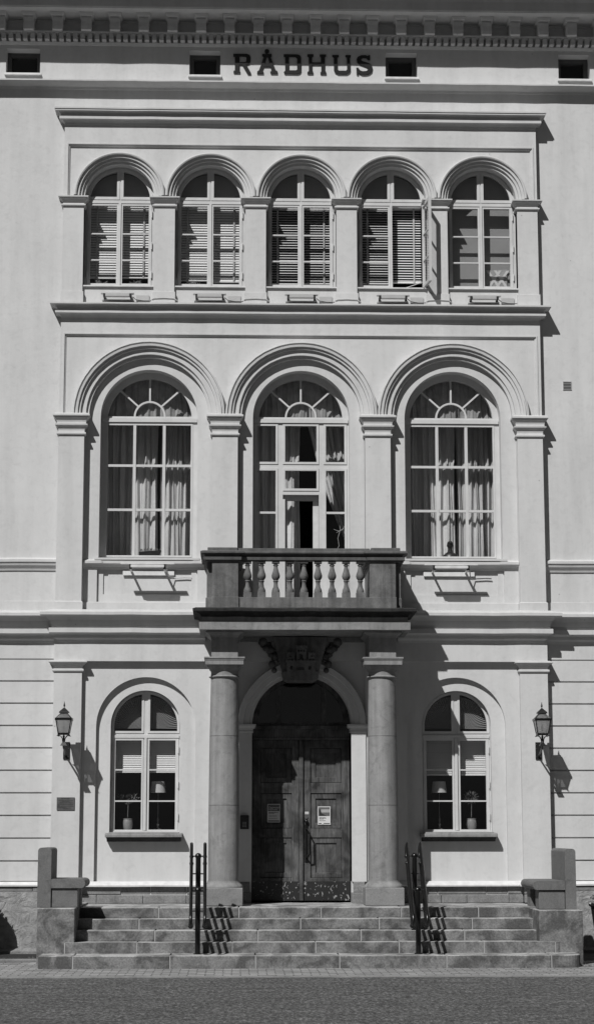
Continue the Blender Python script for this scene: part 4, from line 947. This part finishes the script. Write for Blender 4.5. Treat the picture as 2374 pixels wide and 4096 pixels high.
# notices on the door
def notice(x0, z0, w, h, y, label, photo):
    e = empty('notice', (x0+w/2, y, z0), label, 'notice', 'paper notices on the door')
    MB().box(x0, x0+w, y-.004, y, z0, z0+h).build('sheet', M['paper'], e)
    rr = random.Random(int(photo)+5); ln = MB()
    if photo:
        MB().box(x0+.012, x0+w-.012, y-.0052, y-.0042, z0+h*.48, z0+h-.012).build('picture', M['greyp'], e)
        MB().box(x0+.05, x0+w-.014, y-.0062, y-.0054, z0+h*.67, z0+h*.84).build('picture_sky', M['lightp'], e)
        MB().plate([(x0+.014, z0+h*.485), (x0+w*.7, z0+h*.485), (x0+w*.5, z0+h*.56), (x0+w*.3, z0+h*.62), (x0+w*.22, z0+h*.8), (x0+.014, z0+h*.9)], [], y-.0072, y-.0064).build('picture_trees', M['ink'], e)
        for k, b_ in enumerate((.62, .68, .48)): lines(ln, x0+.022, x0+w*b_, z0+h*(.385-.042*k), .006, y-.0045, rr, gap=.004)
        lines(ln, x0+.022, x0+w*.6, z0+h*.215, .006, y-.0045, rr, gap=.004)
        MB().box(x0+.012, x0+w-.012, y-.0052, y-.0042, z0+.01, z0+.028).build('footer', M['greyp'], e)
        MB().ball((x0+w*.38, y-.007, z0+.02), .014, 6, (1.4, .3, .7)).build('adhesive', M['paper'], e)
    else:
        MB().box(x0+.010, x0+w-.010, y-.0052, y-.0042, z0+h*.61, z0+h-.012).build('header', M['greyp'], e)
        text('Öppettider', .038, x0+.022, y-.0062, z0+h*.76, M['paper'], e); text('Rådhuset', .038, x0+.022, y-.0062, z0+h*.66, M['paper'], e)
        lines(ln, x0+.022, x0+w*.85, z0+h*.52, .008, y-.0045, rr, gap=.004); lines(ln, x0+.022, x0+w*.55, z0+h*.475, .006, y-.0045, rr, gap=.004)
        for k in range(2): lines(ln, x0+.022, x0+w*.75, z0+h*(.35-.03*k), .004, y-.0045, rr, gap=.004)
        lines(ln, x0+.022, x0+w*.78, z0+h*.21, .006, y-.0045, rr, gap=.004)
        MB().box(x0+.010, x0+w-.010, y-.0052, y-.0042, z0+.012, z0+.032).build('footer', M['greyp'], e)
    ln.build('print', M['ink'], e)
notice(-.545, 2.105, .205, .295, DYd-.002, 'white notice with dark opening hours header on the left door leaf', False)
notice(.272, 2.065, .205, .295, DYd+.02, 'white notice with a landscape picture on the right door leaf', True)
n3 = empty('door_sticker', (.09, DYd-.004, 2.23), 'tiny white sticker above the lock on the right door leaf', 'sticker')
MB().box(.062, .125, DYd-.005, DYd-.001, 2.255, 2.275).box(.062, .125, DYd-.005, DYd-.001, 2.235, 2.25).build('label', M['paper'], n3)
# keypad
K = empty('entry_keypad', (-.93, 0, 2.0), 'black door entry keypad on the jamb between left column and door', 'keypad')
MB().box(-.985, -.845, -.07, .01, 1.995, 2.215).build('housing', M['plastic'], K, bev=.008)
mb = MB()
for a_ in range(3):
    for b_ in range(4): mb.box(-.945+.022*a_, -.93+.022*a_, -.073, -.069, 2.03+.022*b_, 2.045+.022*b_)
mb.build('keys', M['chrome'], K)

# floodlights
for i, c in enumerate(UC):
    z = 10.77; e = empty('floodlight', (c, .04, 10.72), 'slim aluminium strip floodlight below the %s top floor window' % ORD[i], 'floodlight', 'strip floodlights under the top floor windows')
    MB().box(c-.275, c+.275, -.13, -.055, z+.025, z+.045).box(c-.20, c+.20, -.15, -.07, z-.025, z+.02).build('lamp_housing', M['alu'], e, bev=.004)
    MB().box(c-.235, c-.205, -.16, .03, z-.03, z+.02).box(c+.205, c+.235, -.16, .03, z-.03, z+.02).build('bracket', M['plastic'], e)
    MB().box(c-.26, c+.26, -.04, .039, z-.065, z-.05).box(c+.30, c+.52, .02, .042, z-.05, z+.04).build('mounting_plate', M['alu'], e)
    MB().tube([(c+.25, -.05, z-.01), (c+.30, -.07, z-.06), (c+.42, -.05, z-.075), (c+.56, -.03, z-.07)], .007, 6).build('flex', M['plastic'], e)
cb = MB()
for i in range(5):
    if i < 4:
        c = UC[i]+.765; cb.tube([(c-.24, -.03, 10.70), (c-.20, -.05, 10.725), (c-.16, -.055, 10.745), (c, -.052, 10.75), (c+.16, -.055, 10.745), (c+.20, -.05, 10.72), (c+.24, -.03, 10.70)], .007, 6)
tag(cb.build('power_cable', M['frame']), 'white cable looping round the pier feet under the top floor windows', 'cable')
for c, nm in ((-2.50, 'left'), (2.43, 'right')):
    z = 6.235; e = empty('floodlight', (c, .15, 6.13), 'long white floodlight bar on two arms under the %s first floor window' % nm, 'floodlight', 'long floodlight bars under the first floor windows')
    MB().box(c-.435, c+.435, -.245, -.16, z, z+.022).box(c-.27, c+.27, -.27, -.19, z-.055, z-.012).build('lamp_housing', M['sheet'], e, bev=.004)
    MB().box(c-.42, c+.42, .13, .155, 6.10, 6.18).build('mounting_plate', M['sheet'], e, bev=.003)
    for s in (-1, 1):
        xx = c+s*.275
        MB().box(xx-.02, xx+.02, -.24, -.18, z-.075, z-.005).build('clamp', M['plastic'], e)
        MB().box(xx-.016, xx+.016, -.22, .14, z-.085, z-.065).build('arm', M['sheet'], e)
    MB().tube([(c+.30, -.2, z-.07), (c+.34, .05, 6.07), (c+.42, .14, 6.06), (c+.60, .14, 6.07), (c+.70, .14, 6.065)], .010, 7).build('flex', M['frame'] if nm == 'left' else M['chrome'], e)
# ventilation grille
V = empty('vent_grille', (4.46, WY, 9.27), 'small slatted vent grille on the right wing wall', 'vent')
MB().plate(rect(4.385, 4.53, 9.255, 9.405), [rect(4.393, 4.522, 9.263, 9.397)], WY-.012, WY+.003).build('frame', M['alu'], V)
mb = MB(); mb.box(4.393, 4.522, WY-.003, WY+.003, 9.263, 9.397)
mb.build('opening', M['ink'], V)
mb = MB()
for k in range(5): mb.box(4.393, 4.522, WY-.012, WY-.004, 9.284+.026*k, 9.291+.026*k)
mb.build('louvre', M['alu'], V)

# neighbouring corner element that throws the shadow at the upper left
NB = MB().box(-7.5, -5.30, -.17, WY+.01, 14.30, 14.44).box(-7.4, -5.36, -.05, WY+.01, 13.2, 14.30); tag(NB.build('side_bay_cornice', M['wall2'], H))

# planters at both ends
def planter(x, y, zt, r, label, flowers):
    e = empty('planter', (x, y, GZ), label, 'planter', 'tall planters against the plinth')
    MB().lathe([(r*.62, GZ), (r*.66, GZ+.05), (r*.92, zt-.06), (r, zt-.04), (r, zt), (r*.9, zt), (r*.88, zt-.05)], (x, y), 28).build('pot', M['plastic'], e, smooth=True)
    fo = MB(); pt = MB()
    for q in range(700):
        v = Vector((rnd.gauss(0, 1), rnd.gauss(0, 1), abs(rnd.gauss(0, 1)))).normalized(); p = Vector((x, y, zt-.02))+Vector((v.x*r*1.0, v.y*r*1.0, v.z*.26))*rnd.uniform(.55, 1.0)
        n_ = Vector((rnd.gauss(0, 1), rnd.gauss(0, 1), rnd.gauss(0, 1))).normalized(); u = v.cross(n_).normalized()*.018; w = n_.cross(u).normalized()*.03
        (pt if flowers and q % 3 == 0 else fo).add([p-u, p+w, p+u, p-w], [(0, 1, 2, 3)])
    fo.build('foliage', M['leaf'], e)
    if flowers: pt.build('blossom', M['petal'], e)
planter(4.60, -1.95, .90, .37, 'dark planter with white flowers right of the steps', True)
planter(-5.14, -.42, .95, .33, 'dark planter with a leafy bush left of the steps', False)

# weeds at the foot of the steps
mb = MB()
for cx, cy, n in ((-2.2, -3.22, 22), (-1.0, -3.22, 10), (1.25, -3.22, 14), (3.05, -3.22, 40), (3.5, -3.2, 30), (4.05, -3.0, 50), (4.3, -2.9, 60), (-4.3, -1.5, 60), (-4.6, -1.4, 70), (-4.1, -1.0, 40)):
    for q in range(n):
        p = Vector((cx+rnd.gauss(0, .07), cy+rnd.gauss(0, .02)-.02, GZ+.005)); d = Vector((rnd.gauss(0, .5), rnd.gauss(0, .4), 1)).normalized()*rnd.uniform(.02, .055)
        u = Vector((rnd.uniform(-1, 1), rnd.uniform(-1, 1), 0)).normalized()*.004; mb.add([p-u, p+u, p+d], [(0, 1, 2)])
tag(mb.build('weeds', M['leaf']), 'scattered weeds growing at the foot of the steps', 'weeds', kind='stuff')

# ------------------------------------------------------------------ light, sky, camera
LD = Vector((.58, 1.0, -1.2)).normalized()
su = bpy.data.lights.new('sun', 'SUN'); su.energy = 5.0; su.angle = R(.53); su.color = (1, .995, .985)
so = bpy.data.objects.new('sun', su); so.rotation_euler = LD.to_track_quat('-Z', 'Y').to_euler(); so.location = (-5, -10, 20); COL.objects.link(so)
w = bpy.data.worlds.new('World'); scn.world = w; w.use_nodes = True; nt = w.node_tree
bg = nt.nodes['Background']; sk = nt.nodes.new('ShaderNodeTexSky'); sk.sky_type = 'NISHITA'; sk.sun_disc = False
sk.sun_elevation = math.asin(-LD.z); sk.sun_rotation = math.atan2(-LD.x, -LD.y)
bwn = nt.nodes.new('ShaderNodeSeparateColor'); nt.links.new(sk.outputs[0], bwn.inputs[0]); mu = nt.nodes.new('ShaderNodeMath'); mu.operation = 'MULTIPLY'; mu.inputs[1].default_value = .35   # red channel of the sky, dimmed to deepen the shadows
nt.links.new(bwn.outputs[0], mu.inputs[0]); nt.links.new(mu.outputs[0], bg.inputs['Color']); bg.inputs['Strength'].default_value = .05
f, yaw, pitch, roll, CX, D, CH = 4709.9, R(1.73388), R(9.4585), R(-.0356), -1.0117, 31., 1.975
cyw, syw, cpt, spt = math.cos(yaw), math.sin(yaw), math.cos(pitch), math.sin(pitch)
fwd = Vector((syw*cpt, cyw*cpt, spt)); rt = Vector((cyw, -syw, 0)); up = rt.cross(fwd)
r2 = math.cos(roll)*rt+math.sin(roll)*up; u2 = -math.sin(roll)*rt+math.cos(roll)*up
cam = bpy.data.cameras.new('camera'); co = bpy.data.objects.new('camera', cam); COL.objects.link(co)
co.matrix_world = Matrix(((r2.x, u2.x, -fwd.x, CX), (r2.y, u2.y, -fwd.y, -D), (r2.z, u2.z, -fwd.z, CH), (0, 0, 0, 1)))
cam.sensor_fit = 'HORIZONTAL'; cam.sensor_width = 36; cam.lens = f/1461*36; cam.clip_end = 1000; cam.clip_start = .5
scn.camera = co
scn.view_settings.view_transform = 'Standard'; scn.view_settings.look = 'None'; scn.view_settings.exposure = -.12; scn.view_settings.gamma = 1
scn.render.engine = 'CYCLES'; scn.cycles.max_bounces = 8; scn.cycles.transparent_max_bounces = 16
